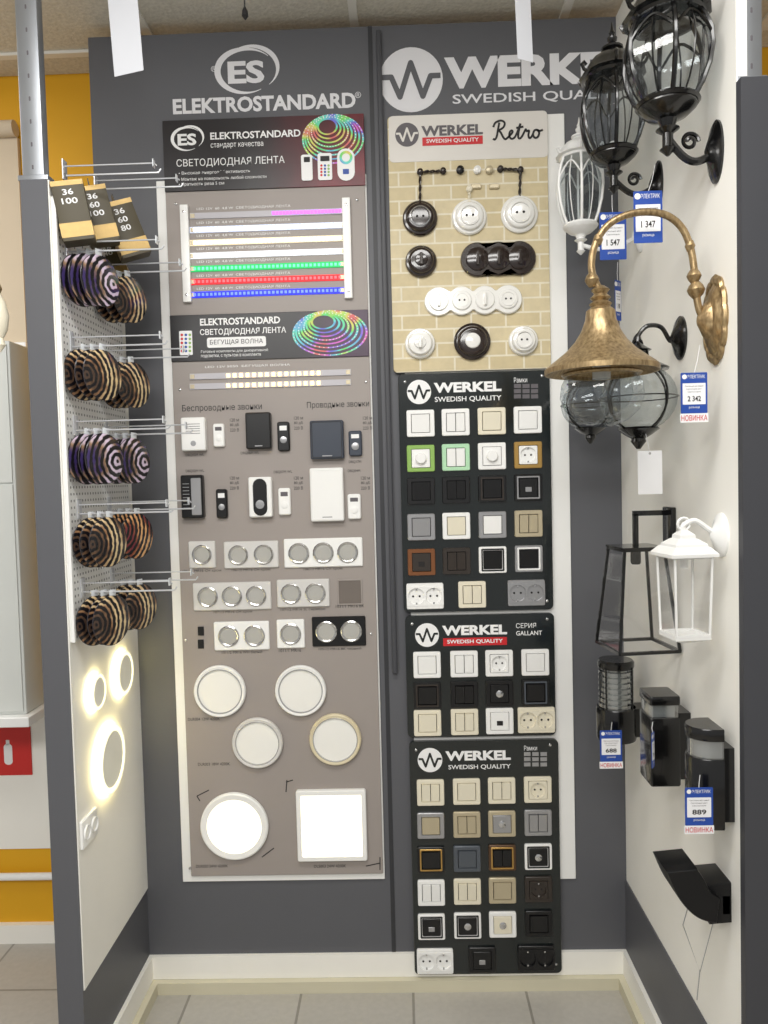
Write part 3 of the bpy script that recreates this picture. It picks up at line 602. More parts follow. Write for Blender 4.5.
# ---- switches
def sock_insert(cx,cz,s,y,mm,parent,name='socket_insert'):
    q=MB().loft([rr(cx,cz,s,s,.003,y+.004),rr(cx,cz,s,s,.003,y),[ (cx+s*.43*math.cos(math.radians(i*18+9)),y-.0002,cz+s*.43*math.sin(math.radians(i*18+9))) for i in range(20)],
      [(cx+s*.41*math.cos(math.radians(i*18+9)),y+.006,cz+s*.41*math.sin(math.radians(i*18+9))) for i in range(20)]],0,1).build(name,mm,parent)
    for d in (-1,1):
        MB().lathe('y',(cx+d*s*.17,y+.0058,cz),[(s*.055,0),(s*.055,-.0006)],10).build('pin_hole',HOLE,q)
        MB().box(cx-s*.04,cx+s*.04,y+.001,y+.006,cz+d*s*.36-s*.04,cz+d*s*.36+s*.04).build('earth_clip',CHROME,q,False)
def switch(x,y,style,fm,km,label,group,wp=27.5,acc=None):
    c=at(x,y,YK); k=K(YK); w=wp*k; t=thing('wall_socket' if 'socket' in style else 'wall_switch',label,'socket' if 'socket' in style else 'switch',c,group)
    h=26.5*k; W=w
    if style=='twin_socket': W=37*k
    iw=h*.70
    if style=='twin_socket': MB().ring(0,0,W,h*.98,W*.88,h*.6,0,-.008,.005,.002).build('frame',fm,t)
    else: MB().ring(0,0,w,h,iw,iw,0,-.008,.005,.002).build('frame',fm,t)
    if acc: MB().ring(0,0,h*.86,h*.86,h*.74,h*.74,-.007,-.0092,.003,.002,.0008).build('accent_ring',acc,t)
    s=iw*.97
    def rocker(cx,ww,hh):
        a=rr(cx,0,ww,hh,.001,-.002); b=[(q[0],-.0095-.0022*(q[2]/(hh/2)),q[2]) for q in rr(cx,0,ww*.97,hh*.97,.001,0)]
        MB().loft([a,b],1,1).build('rocker',km,t)
    if style=='single': rocker(0,s,s)
    elif style=='double': rocker(-s*.255,s*.48,s); rocker(s*.255,s*.48,s)
    elif style=='socket': sock_insert(0,0,s,-.0095,km,t)
    elif style=='twin_socket': sock_insert(-W*.235,0,h*.74,-.0095,km,t); sock_insert(W*.235,0,h*.74,-.0095,km,t)
    elif style=='dial':
        MB().plate(0,0,s,s,-.002,-.009,.002,.001).build('cover',km,t); MB().lathe('y',(0,-.009,0),[(s*.32,.001),(s*.3,-.008),(s*.26,-.010)],26).build('knob',km,t)
    elif style=='jack':
        MB().plate(0,0,s,s,-.002,-.009,.002,.001).build('cover',km,t); MB().lathe('y',(0,-.009,0),[(s*.2,.001),(s*.2,-.002),(s*.1,-.004)],18).build('jack',CHROME,t)
    elif style=='port':
        MB().plate(0,0,s,s,-.002,-.009,.002,.001).build('cover',km,t); MB().plate(0,-s*.1,s*.34,s*.26,-.0085,-.0098,.001,.0003).build('port',HOLE if km is not BLACK else SILVER,t)
ORD=('first','second','third','fourth')
KIND={'single':'single rocker switch','double':'double rocker switch','socket':'single socket','twin_socket':'twin socket','dial':'dimmer with round knob','jack':'aerial jack plate','port':'data port plate'}
NAME={id(WHITE):'white',id(CREAM):'cream',id(BLACK):'black',id(SILVER):'silver',id(CHAMP):'champagne',id(GOLD):'gold',id(BRONZE):'bronze',id(COPPER):'copper',id(DBROWN):'dark brown',id(GREEN):'green',id(PGREEN):'pale green',id(BLUEG):'blue-grey'}
YK=-.0215
def rows(bname,xs,ys,data):
    rn=('top','second','third','fourth','fifth','bottom') if len(ys)==6 else ('top','middle','bottom')
    for r,row in enumerate(data):
        yl,yr=ys[r]
        for c,it in enumerate(row):
            if it is None: continue
            fm,km,st=it[0],it[1],it[2]; x=it[4] if len(it)>4 else xs[c]+r*.25; y=yl+(yr-yl)*(x-xs[0])/(xs[3]-xs[0]); acc=it[3] if len(it)>3 else None
            a,b=NAME[id(fm)],NAME[id(km)]; col=a if a==b else f'{a}-framed {b}'
            switch(x,y,st,fm,km,f'{col} {KIND[st]}, {ORD[c]} in {rn[r]} row, {bname} black board',f'switches and sockets on the {bname} black board',acc=acc)
W,C,B_,S,CH,GD,BZ,DB,GN,PG,BG=WHITE,CREAM,BLACK,SILVER,CHAMP,GOLD,BRONZE,DBROWN,GREEN,PGREEN,BLUEG
def kboard(label,tl,tr,br,bl):
    t,p=board('display_board',label,'display board',tl,tr,br,bl,-.0085,YK,BGLOSS,.014)
    dots(t,p,[(a[0]+(1 if a in (tl,bl) else -1)*7,a[1]+(1 if a in (tl,tr) else -1)*7) for a in (tl,tr,br,bl)],.004)
    return t,p
t,p=kboard('upper glossy black board with six rows of switch samples',(398,375),(549,369),(554,608),(404,614))
def emb(x,y,R): 
    m=MB(); a=p.p(x,y); emblem_w(m,a[0],a[1],R*p.k,p.y-.0006,0,1); m.build('emblem',[WTEXT,BGLOSS],t,False)
emb(419,392,12)
m=Each('lettering',[WTEXT,BGLOSS,CARD,GTEXT,SILVER],t); p.text(m,'WERKEL',434,501,387,10,0,.045); p.text(m,'SWEDISH QUALITY',435,501,399,5.8,0,.01)
p.text(m,'Рамки',514,527,380,5,0,0)
for i in range(3):
    for j in range(3): p.rect(m,514+i*8.5,384+j*5.2,521+i*8.5,388+j*5.2,3,name='frame_sample')
rows('upper',[420.5,455.5,491.5,527.5],[(423.5,420),(458.5,455),(491,487.5),(527,523.5),(562,558.5),(596,592.5)],[
 [(W,W,'single'),(W,W,'double'),(C,C,'single'),(W,W,'single')],
 [(GN,W,'dial'),(PG,W,'double'),(W,W,'dial'),(GD,W,'socket')],
 [(B_,B_,'single'),(B_,B_,'double'),(B_,B_,'single',DBROWN),(B_,B_,'port',SILVER)],
 [(S,S,'single'),(W,C,'single'),(S,W,'single'),(CH,CH,'double')],
 [(COPPER,DB,'port'),(DB,DB,'double'),(W,B_,'single',BLACK),(S,B_,'single',WHITE)],
 [(W,W,'twin_socket',None,425),(C,C,'double',None,472),None,(S,S,'twin_socket',None,526)]])
t,p=kboard('middle short glossy black board with three rows of switch samples',(405,617),(554,612),(556,734),(408,739))
emb(427,635,12)
m=Each('lettering',[WTEXT,BGLOSS,CARD,GTEXT,SILVER],t); p.text(m,'WERKEL',442,507,630,10,0,.045); p.rect(m,443,637.5,507,645.5,2); p.text(m,'SWEDISH QUALITY',447,503,641.5,4.6,0,.02,dy=-.001)
p.text(m,'СЕРИЯ',516,536,625.5,5,0,.0); p.text(m,'GALLANT',516,542,633,4.5,0,.01)
rows('middle',[427,464,499,535],[(664.5,662),(695,692),(722.5,719.5)],[
 [(W,W,'single'),(W,W,'double'),(W,W,'socket'),(W,W,'single')],
 [(B_,B_,'single',DBROWN),(B_,B_,'double'),(B_,B_,'jack'),(B_,B_,'single',BLUEG)],
 [(C,C,'single'),(C,C,'double'),(W,W,'port'),(C,C,'twin_socket',None,536)]])
t,p=kboard('lower glossy black board with six rows of switch samples',(409,743),(557,738),(563,971),(415,977))
emb(430,760,12.5)
m=Each('lettering',[WTEXT,BGLOSS,CARD,GTEXT,SILVER],t); p.text(m,'WERKEL',445,511,755.5,10,0,.045); p.text(m,'SWEDISH QUALITY',448,511,767,5.3,0,.01)
p.text(m,'Рамки',524,537,748,5,0,0)
for i in range(3):
    for j in range(3): p.rect(m,524+i*8.2,752+j*5.2,530.5+i*8.2,756+j*5.2,4,name='frame_sample')
rows('lower',[430.5,466.5,501.5,537.5],[(792,789),(825,822),(859,856),(892,888.5),(926,922.5),(960.5,957)],[
 [(C,C,'double'),(C,C,'single'),(C,C,'double'),(C,C,'socket')],
 [(S,CH,'single'),(CH,CH,'double'),(CH,S,'jack'),(S,S,'double')],
 [(B_,B_,'single',GOLD),(BG,BG,'single'),(BZ,B_,'double',GOLD),(W,B_,'jack',BLACK)],
 [(W,W,'double'),(C,C,'double'),(CH,CH,'single'),(DB,DB,'socket')],
 [(W,B_,'port',BLACK),(W,B_,'jack',BLACK),(W,C,'jack'),(B_,B_,'single')],
 [(W,W,'twin_socket',None,435),(B_,B_,'port',None,482),None,(B_,B_,'twin_socket',None,536)]])
# ---------------------------------------------------------------- left wall
zt=atX(60,205,XL).z; zb=atX(74,640,XL).z
t=thing('pegboard','white perforated metal panel on the inside of left partition','pegboard',(XL+.003,YLF+.01,zb))
MB().box(0,.006,0,abs(YLF)-.05,0,zt-zb).build('panel',PEG,t,False)
MB().box(.006,.012,-.004,.004,0,zt-zb).build('edge_flange',WHITE,t,False)
XP=XL+.009
hookc=thing('display_hook','x','hook',(0,0,0)); 
MB().tube([(0,0,0),(.225,0,0),(.231,0,.008)],.0022,6).build('lower_wire',WIRE,hookc)
MB().tube([(0,0,.022),(.215,0,.022),(.221,0,.016)],.0018,6).build('upper_wire',WIRE,hookc)
MB().box(0,.003,-.012,.012,-.012,.036,r=.001).build('bracket',WIRE,hookc)
MB().box(.213,.215,-.007,.007,.012,.030).build('label_holder',CLIPM,hookc,False)
ROWN=('top','second','third','fourth','bottom')
YF,YB=-.385,-.195
hooks=[]
zr=[atX(97,q,XP).z for q in (272,357,434,512,587)]
for side,Yh,sn in ((0,YF,'front'),(1,YB,'rear')):
    hooks.append((Yh,(atX(80,190,XP).z if side==0 else atX(110,203,XP).z),f'{sn} wire hook of the topmost row holding lamp boxes'))
    for r in range(5): hooks.append((Yh,zr[r],f'{sn} wire hook in the {ROWN[r]} row of round packs'))
for i,(Yh,zz,lb) in enumerate(hooks):
    h=hookc if i==0 else dup(hookc); h.location=(XP,Yh,zz); h['label']=lb; h['group']='wire hooks on the left partition'
def mkpack(sw):
    t=thing('round_pack','x','pack',(0,0,0)); R=.060
    MB().lathe('x',(0,0,-R-.008),[(R*.99,-.001),(R,-.0004),(R,.0004),(R*.985,.001)],44).build('printed_disc',sw,t)
    MB().lathe('x',(0,0,-R-.008),[(R*1.0,-.001),(R*1.02,0),(R*1.0,.001)],44,c0=False,c1=False).build('rim',RIMM,t)
    MB().box(-.0008,.0008,-.010,.010,-.012,.006,r=.0005).build('hanger',CLIPM,t)
    return t
protos=[mkpack(SWG),mkpack(SWP),mkpack(SWC)]; used=[False]*3
sc=[[1,0],[0,0],[1,1],[0,2],[0,0]]; cn=('gold','violet','copper')
for si,(Yh,sn) in enumerate(((YF,'front'),(YB,'rear'))):
    for r in range(5):
        for j in range(3):
            kx=sc[r][si]; 
            if used[kx]: o=dup(protos[kx])
            else: o=protos[kx]; used[kx]=True
            o.location=(XP+.030+j*.022,Yh,zr[r]-.001); o.rotation_euler=(math.radians(random.uniform(-7,7)),0,math.radians(-24))
            o['label']=f'round {cn[kx]}-swirled pack, {("nearest the partition","middle one","outermost")[j]} on {sn} hook, {ROWN[r]} row'
            o['group']='round lamp packs on the left partition'
OLV=mat('olive_carton',(70,62,40),.5); GLC=mat('gold_carton',(168,140,84),.35,metal=.35,var=.3,scale=40); DBX=mat('dark_carton',(40,36,30),.45)
def lbox(px,py,Y,num,label,ry,rz,w=.07,h=.135,d=.05):
    c=at(px,py,Y); t=thing('lamp_box',label,'box',c,'lamp cartons on the top hooks',rot=(0,math.radians(ry),math.radians(rz)))
    MB().box(-w/2,w/2,-d/2,d/2,-h/2,h/2,r=.0015).build('carton',[OLV],t)
    MB().box(-w/2-.0005,w/2+.0005,-d/2-.0005,d/2+.0005,-h*.44,-h*.2).build('gold_panel',GLC,t,False)
    MB().box(-w/2-.0004,w/2+.0004,-d/2-.0004,d/2+.0004,h*.42,h*.5+.0004).build('top_band',GLC,t,False)
    for i,s in enumerate(num): MB().text(s,-w*.02,h*(.31-.15*i),w*(.34 if len(s)<3 else .5),h*.1,-d/2-.001,0,.02).build('lettering',WTEXT,t,False)
    MB().box(-.001,.001,-.012,.012,h/2,h/2+.022).build('hanger',DBX,t,False)
lbox(74,214,-.42,('36','100'),'olive and gold lamp carton marked 36 100, nearest the front edge',-10,16)
lbox(98,217,-.31,('36','60','100'),'tilted gold lamp carton marked 36 60 100 in the middle',-13,20)
lbox(126,231,-.22,('36','60','80'),'tilted gold lamp carton marked 36 60 80 nearest back wall',-20,24,w=.075,h=.14)
lbox(112,262,-.12,('36','40'),'dark lamp carton hanging lower behind the gold ones',-14,12,h=.10)
CG=mat('centre_grey',(228,226,214),.5,emit=.12,ecol=(220,216,190))
def glow(px,py,rp,label):
    c=atX(px,py,XL+.003); R=rp*K(c.y); t=thing('wall_light_panel',label,'light panel',c)
    MB().lathe('x',(0,0,0),[(R*.7,0),(R*.7,.010)],36).build('base',WHITE,t)
    MB().lathe('x',(0,0,.0),[(R*.7,.0095),(R*.97,.0095)],44,c0=False,c1=False).build('added_halo_ring',BACKGL,t)  # emissive ring added behind the panel to brighten the wall around it
    MB().lathe('x',(0,0,0),[(R*.97,.0097),(R*1.0,.012),(R*.97,.017),(R*.84,.018),(R*.82,.015)],44,c0=False,c1=False).build('glowing_rim',LITW,t)
    MB().lathe('x',(0,0,0),[(R*.83,.0155),(R*.3,.016)],44,c0=False).build('centre_disc',CG,t)
glow(93,692,18,'smallest glowing round panel on the left partition')
glow(120,673,22,'middle-sized glowing round panel nearest the back corner')
glow(107,759,34,'largest glowing round panel low on left partition')
c=atX(87,828,XL+.003); t=thing('wall_socket','white twin power outlet low on the left partition','socket',c)
MB().box(0,.009,-.045,.045,-.034,.034,r=.004).build('plate',WHITE,t)
for s in (-1,1): MB().lathe('x',(.009,s*.0215,0),[(.018,.0),(.018,.004),(.016,.004),(.015,.0005)],24).build('socket_insert',WHITE,t)
# ---------------------------------------------------------------- right wall lamps
def lamp_root(name,label,plate): 
    wp=atX(plate[0],plate[1],XR+.001); return thing(name,label,'wall lamp',wp),wp
def scroll(c,R,turns,s,flip=1):
    P=[]
    for i in range(int(20*turns)+1):
        a=i/20*2*PI; q=R*(1-.72*i/(20*turns)); P.append((c[0]+s*q*math.cos(a),c[1],c[2]+flip*q*math.sin(a)))
    return P
def backplate(t,h,mm,sq=.55,d=.018):
    MB().lathe('x',(0,0,0),[(h/2,0),(h/2,-.004),(h*.42,-.009),(h*.3,-.012),(h*.18,-d),(.004,-d-.006)],28,sq=sq).build('backplate',mm,t)
def hoop(t,c,R,th,mm,dh):
    MB().lathe('z',c,[(R,-dh),(R+th,0),(R,dh),(R-th*1.5,dh),(R-th*1.5,-dh),(R,-dh)],28,c0=False,c1=False).build('hoop',mm,t)
def lantern(label,px,py,plate,Rp,Hp,mm,n=6,glm=GLASS2):
    t,wp=lamp_root('wall_lantern',label,plate); Y0=wp.y;k=K(Y0); c=at(px,py,Y0)-wp; R=Rp*k; H=Hp*k
    c.x=min(c.x,-R*1.1)
    prof=[(.60,-.5),(.78,-.36),(.93,-.17),(1.0,.04),(.97,.22),(.86,.38),(.72,.5)]
    a00=2*PI*.35/n
    MB().lathe('z',c,[(R*a*.97,H*b) for a,b in prof],n,c0=False,c1=False,a0=a00).build('glass',glm,t)
    for i in range(n):
        a=2*PI*(i+.35)/n; ca,sa=math.cos(a),math.sin(a)
        MB().tube([(c.x+R*q*ca,c.y+R*q*sa,c.z+H*b) for q,b in prof],R*.055,6).build('rib',mm,t)
        a=2*PI*(i+.85)/n; ca,sa=math.cos(a),math.sin(a)
        MB().tube([(c.x+R*q*.9*ca,c.y+R*q*.9*sa,c.z+H*b) for q,b in prof],R*.022,5).build('thin_rib',mm,t)
    hoop(t,(c.x,c.y,c.z-H*.5),R*.66,R*.05,mm,H*.03); hoop(t,(c.x,c.y,c.z+H*.5),R*.78,R*.05,mm,H*.03)
    m=MB(); P=[]
    for i in range(n):
        a0=2*PI*(i+.35)/n
        for j in range(8):
            f=j/8; a=a0+f*2*PI/n; zz=.14+.24*math.sin(PI*f); q=(.985-.12*max(0,(zz-.2)/.2))*(1-.09*math.sin(PI*f)); P.append((c.x+R*q*math.cos(a),c.y+R*q*math.sin(a),c.z+H*zz))
    m.tube(P,R*.035,5,closed=True).build('tracery',mm,t)
    top=c.z+H*.5
    MB().lathe('z',(c.x,c.y,top),[(R*.86,0),(R*.96,R*.05),(R*.86,R*.14),(R*.76,R*.34),(R*.58,R*.55),(R*.34,R*.68),(R*.24,R*.76),(R*.32,R*.8),(R*.32,R*.86),(R*.18,R*.92),(R*.1,R*1.0)],n*2,a0=a00).build('roof',mm,t)
    for i in range(n):
        a=2*PI*(i+.35)/n
        MB().tube([(c.x+R*q*math.cos(a),c.y+R*q*math.sin(a),top+R*b) for q,b in ((.84,.04),(.99,.12),(1.06,.24),(.98,.32),(.9,.24))],R*.05,5).build('roof_scroll',mm,t)
    MB().lathe('z',(c.x,c.y,top+R*.98),[(R*.06,0),(R*.14,R*.08),(R*.15,R*.16),(R*.07,R*.24),(R*.1,R*.3),(R*.05,R*.4),(R*.012,R*.62)],16).build('finial',mm,t)
    bot=c.z-H*.5
    MB().lathe('z',(c.x,c.y,bot),[(R*.64,0),(R*.64,-R*.1),(R*.46,-R*.26),(R*.22,-R*.36),(R*.16,-R*.5),(R*.26,-R*.56),(R*.12,-R*.66),(R*.12,-R*.95),(R*.18,-R*1.0),(R*.03,-R*1.15)],24).build('cup',mm,t)
    MB().lathe('z',(c.x,c.y,bot+R*.0),[(R*.13,0),(R*.13,R*.3),(R*.1,R*.34)],16).build('lamp_holder',PORC,t)
    zb=bot-R*.75; P2=[]
    for i in range(17):
        f=i/16; x=c.x*(1-f); P2.append((x-.006*f,0,zb*(1-f)-R*.35*math.sin(PI*f)))
    MB().tube(P2,R*.09,8).build('arm',mm,t)
    MB().tube(scroll((c.x*.55,0,zb*.5+R*.08),R*.2,1.5,1),R*.045,6).build('scrollwork',mm,t)
    backplate(t,R*1.4,mm); return t,wp,c
WPM=mat('white_painted_metal',(234,234,232),.35)
lantern('largest glossy black lantern at the top right, nearest the viewer',667,62,(717,152),43,80,IRON)
lantern('glossy black lantern just behind and left of the largest one',613,116,(659,185),33,72,IRON)
lantern('white ribbed lantern behind the two glossy black lanterns',580,192,(641,235),24,66,WPM)
t,wp=lamp_root('wall_lantern','antique gold gooseneck lamp with bell shade and lobed glass',(717,320)); Y0=wp.y; k=K(Y0)
q=lambda x,y:(at(x,y,Y0)-wp)
c=q(601,340); z_=lambda y:q(601,y).z
MB().lathe('z',(c.x,0,0),[(4*k,z_(286)),(9*k,z_(290)),(6*k,z_(294)),(10*k,z_(298)),(7*k,z_(301)),(11*k,z_(304)),(9*k,z_(307)),(14*k,z_(311)),(15*k,z_(320)),(19*k,z_(331)),(25*k,z_(341)),(34*k,z_(351)),(44*k,z_(359)),(52*k,z_(365)),(55*k,z_(368)),(55*k,z_(373)),(53*k,z_(373)),(44*k,z_(365)),(28*k,z_(354))],64,c1=False).build('shade',GOLDM,t)
LP=[]
for (r,y) in ((33,374),(38,384),(39.5,397),(34.5,411),(24,421),(8,427)):
    LP.append([(c.x+r*k*(1+.03*abs(math.sin(2*PI*i/64*4)))*math.cos(2*PI*i/64),r*k*(1+.03*abs(math.sin(2*PI*i/64*4)))*math.sin(2*PI*i/64),z_(y)) for i in range(64)])
MB().loft(LP,0,1).build('glass',GLASS2,t)
MB().lathe('z',(c.x,0,0),[(9*k,z_(360)),(9*k,z_(379))],16).build('lamp_holder',PORC,t)
hoop(t,(c.x,0,z_(374)),37*k,2*k,GOLDM,2*k)
pts=[(596,292),(592,272),(593,252),(600,235),(612,222),(630,214),(650,212),(668,216),(682,228),(690,246),(694,268),(696,292),(700,312),(708,320)]
pp=[]
for x,y in pts: v=q(x,y); pp.append((v.x,0,v.z))
pp[0]=(c.x,0,pp[0][2]); pp.append((-.005,0,0))
MB().tube(cr(pp),3.5*k,12).build('arm',GOLDM,t)
for x,y,s in ((694,276,7),(696,290,8.5),(592,280,7),(598,240,5),(690,246,5)):
    v=q(x,y); MB().lathe('z',(v.x,0,v.z),[(3*k,-s*k),(s*.8*k,-s*.5*k),(s*k,0),(s*.8*k,s*.5*k),(3*k,s*k)],18).build('collar',GOLDM,t)
L=[]
for rr_,xx in ((1,0),(1.02,-.004),(.96,-.009),(.86,-.010),(.8,-.007),(.68,-.012),(.6,-.016),(.45,-.018),(.38,-.026),(.28,-.030),(.12,-.038)):
    q2=[]
    for i in range(96):
        a=2*PI*i/96; lob=abs(math.cos(6*a))**.6; R_=42*k*rr_*(1+.07*(lob-.5)*(1 if rr_>.7 else .35)); q2.append((xx,R_*.62*math.cos(a),R_*math.sin(a)))
    L.append(q2)
MB().loft(L,1,1).build('backplate',GOLDM,t)
def globe(label,px,py,plate,Rp,mm):
    t,wp=lamp_root('wall_lantern',label,plate); k=K(wp.y); c=at(px,py,wp.y)-wp; R=Rp*k; c.x=min(c.x,-R*1.08)
    prof=[(R*math.cos(a),R*.9*math.sin(a)) for a in [math.radians(d) for d in range(-62,63,12)]]
    MB().lathe('z',c,prof,30,c0=False,c1=False).build('glass',GLASS2,t)
    for i in range(4):
        a=2*PI*(i+.3)/4; MB().tube([(c.x+1.03*r*math.cos(a),c.y+1.03*r*math.sin(a),c.z+zz) for r,zz in prof],R*.03,5).build('rib',mm,t)
    hoop(t,(c.x,c.y,c.z),R*1.02,R*.02,mm,R*.016)
    MB().lathe('z',(c.x,c.y,c.z+R*.72),[(R*.78,0),(R*.8,R*.05),(R*.5,R*.22),(R*.3,R*.3),(R*.28,R*.5),(R*.36,R*.54),(R*.2,R*.64),(R*.05,R*.78)],28).build('roof',mm,t)
    MB().lathe('z',(c.x,c.y,c.z-R*.78),[(R*.5,.0),(R*.55,-R*.05),(R*.35,-R*.2),(R*.18,-R*.3),(R*.2,-R*.38),(R*.05,-R*.58)],24).build('cup',mm,t)
    tz=c.z+R*1.45
    P=[(c.x,0,tz),(c.x*.95,0,tz+R*.25),(c.x*.75,0,tz+R*.45),(c.x*.45,0,tz+R*.4),(c.x*.25,0,tz*.6),(-.01,0,0)]
    MB().tube(cr(P),R*.06,8).build('arm',mm,t); MB().tube([(c.x+R*.12*math.cos(a/10*2*PI),0,tz-R*.02+R*.12*math.sin(a/10*2*PI)) for a in range(10)],R*.04,5,closed=True).build('loop',mm,t)
    backplate(t,R*1.15,mm,.8); return t,wp,c
globe('black caged globe lantern behind the antique gold bell shade',638,398,(681,338),37,IRON)
globe('farther black caged globe lantern showing below the gold shade',590,405,(638,350),28,IRON)
def square_lantern(label,px,ytop,ybot,plate,wt,wb,mm,openf,ang=.35,br_=1.7):
    t,wp=lamp_root('wall_lantern',label,plate); k=K(wp.y); ct=at(px,ytop,wp.y)-wp; cb=at(px,ybot,wp.y)-wp
    cx=ct.x; hw=max(wt,wb)*k/2; zt,zb=ct.z,cb.z; cx=min(cx,-hw*1.2); s2=math.sqrt(2)
    def cor(w,z): return [(cx+w*k/2*s2*math.cos(ang+PI/4+i*PI/2),w*k/2*s2*math.sin(ang+PI/4+i*PI/2),z) for i in range(4)]
    T=cor(wt,zt);Bq=cor(wb,zb); br=br_*k
    for i in range(4): MB().tube([T[i],Bq[i]],br,4).build('bar',mm,t)
    for i in range(4):
        j=(i+1)%4; m=MB(); m.v=[T[i],T[j],Bq[j],Bq[i]]; m.f=[(0,1,2,3)]; m.m=[0]; m.build('glass_pane',GLASS,t,False)
    for zz,w in ((zt,wt),(zb,wb)):
        m=MB(); Q=cor(w,zz)
        for i in range(4): m.tube([Q[i],Q[(i+1)%4]],br*1.15,4)
        m.build('rail',mm,t)
    if openf:
        MB().loft([cor(wt*1.1,zt+.001),cor(wt*1.1,zt+.006)],1,1).build('top_plate',mm,t,False)
        MB().lathe('z',(cx,0,zt),[(5*k,0),(5*k,-14*k),(4*k,-16*k)],16).build('lamp_holder',mm,t)
        MB().box(cx-2.5*k,cx+2.5*k,-2.5*k,2.5*k,zt+.005,30*k,r=.001).build('stem',mm,t)
        MB().box(cx-2.5*k,-.004,-2.5*k,2.5*k,28*k,33*k,r=.001).build('arm',mm,t)
        MB().box(-.012,0,-.03,.03,-12*k,36*k,r=.003).build('backplate',mm,t)
    else:
        MB().loft([cor(wb*1.06,zb-.002),cor(wb*1.06,zb-.008),cor(wb*.5,zb-.016)],1,1).build('base',mm,t,False)
        rz=26*k
        MB().loft([cor(wt*1.25,zt+.001),cor(wt*1.25,zt+.007),cor(wt*.95,zt+rz*.38),cor(wt*.88,zt+rz*.38),cor(wt*.86,zt+rz*.48),cor(wt*.5,zt+rz*.68),cor(wt*.44,zt+rz*.68),cor(wt*.42,zt+rz*.82),cor(wt*.15,zt+rz)],1,1).build('roof',mm,t,False)
        MB().lathe('z',(cx,0,zt),[(4*k,0),(4*k,-12*k)],16).build('lamp_holder',mm,t)
        za=zt+rz
        MB().tube(cr([(cx,0,za),(cx,0,za+5*k),(cx*.7,0,za+9*k),(cx*.35,0,max(0,za)*.5+3*k),(-.008,0,0)],5),2.6*k,8).build('arm',mm,t)
        MB().tube([(cx+6*k*math.cos(a/12*2*PI),0,za+6*k+6*k*math.sin(a/12*2*PI)) for a in range(12)],1.4*k,5,closed=True).build('loop',mm,t)
        backplate(t,44*k,mm,.8)
square_lantern('open black framed lantern with wide square bottom, low on right wall',641,548,646,(672,543),40,60,IRON,True,.12,1.9)
square_lantern('white square lantern with glass panes in front of black framed one',684,556,633,(722,535),38,34,WPM,False,.12,1.4)
# modern lamps
t,wp=lamp_root('outdoor_lamp','black cylinder lamp with clear ringed upper half',(646,700)); k=K(wp.y); q=lambda x,y:at(x,y,wp.y)-wp
c=q(616,700); R=18*k; z_=lambda y:q(618,y).z; c.x=min(c.x,-R-.01)
MB().lathe('z',(c.x,0,0),[(R*1.05,z_(738)),(R*1.1,z_(735)),(R*1.1,z_(708)),(R*1.05,z_(706))],32).build('base',IRON,t)
MB().lathe('z',(c.x,0,0),[(R*.96,z_(667)),(R,z_(665)),(R,z_(661)),(R*.9,z_(659))],32).build('cap',IRON,t)
pf=[]
for i in range(7): y0=705-i*5.4; pf+=[(R*.95,z_(y0)),(R*.95,z_(y0-3)),(R*.82,z_(y0-3.6)),(R*.82,z_(y0-5))]
MB().lathe('z',(c.x,0,0),pf,32,c0=False,c1=False).build('ribbed_lens',ACR,t)
MB().lathe('z',(c.x,0,0),[(R*.62,z_(706)),(R*.62,z_(678)),(R*.5,z_(670))],24).build('bulb',BULB,t)
for a in (.8,2.4,3.9,5.5): MB().tube([(c.x+R*.99*math.cos(a),R*.99*math.sin(a),z_(707)),(c.x+R*.99*math.cos(a),R*.99*math.sin(a),z_(665))],.8*k,6).build('rod',IRON,t)
MB().box(c.x+R*.6,0,-.03,.03,z_(734),z_(706),r=.003).build('mount',IRON,t)
def boxlamp(label,plate,x0,x1,y0,y1,half,win):
    t,wp=lamp_root('outdoor_lamp',label,plate); k=K(wp.y); q=lambda x,y:at(x,y,wp.y)-wp
    a=q(x0,(y0+y1)/2).x; w=-a; zt=q(x0,y0).z; zb=q(x0,y1).z; H=zt-zb; dy=.04; g0,g1=1-win[1],1-win[0]
    mw=w*.28
    def lp(s,z):
        if half:
            P=[(-mw,-dy*s,z)]
            for i in range(13):
                an=PI*i/12; P.append((-mw-(w-mw)*(.25+.75*s*math.sin(an)),-dy*s*math.cos(an),z))
            P.append((-mw,dy*s,z)); return P
        return [(p_[0],p_[2],z) for p_ in rr(-mw-(w-mw)/2,0,(w-mw)*s,dy*2*s,.004,0)]
    MB().loft([lp(.96,zb),lp(1,zb+.004),lp(1,zb+H*g0-.002),lp(.97,zb+H*g0)],1,1).build('body',IRON,t)
    MB().loft([lp(.97,zb+H*g1),lp(1,zb+H*g1+.002),lp(1,zt-.003),lp(.96,zt)],1,1).build('cap',IRON,t)
    MB().loft([lp(.92,zb+H*g0),lp(.92,zb+H*g1)],0,0).build('clear_window',ACR,t)
    MB().loft([lp(.75,zb+H*g0),lp(.75,zb+H*g1)],0,0).build('reflector',WHITE,t)
    MB().box(-mw,0,-dy*.75,dy*.75,zb+.012,zt-H*.2).build('mount',IRON,t,False)
boxlamp('small square black box lamp with clear band below its top',(686,738),645,686,692,780,False,(.1,.24))
boxlamp('half-round black lamp with clear band, nearest the right pillar',(728,778),686,727,724,822,True,(.12,.3))
t,wp=lamp_root('outdoor_lamp','black curved folding lamp lowest on the right wall',(724,893)); k=K(wp.y); q=lambda x,y:at(x,y,wp.y)-wp
MB().box(-.02,0,-.035,.035,-.025,.015,r=.003).build('mount',IRONM,t)
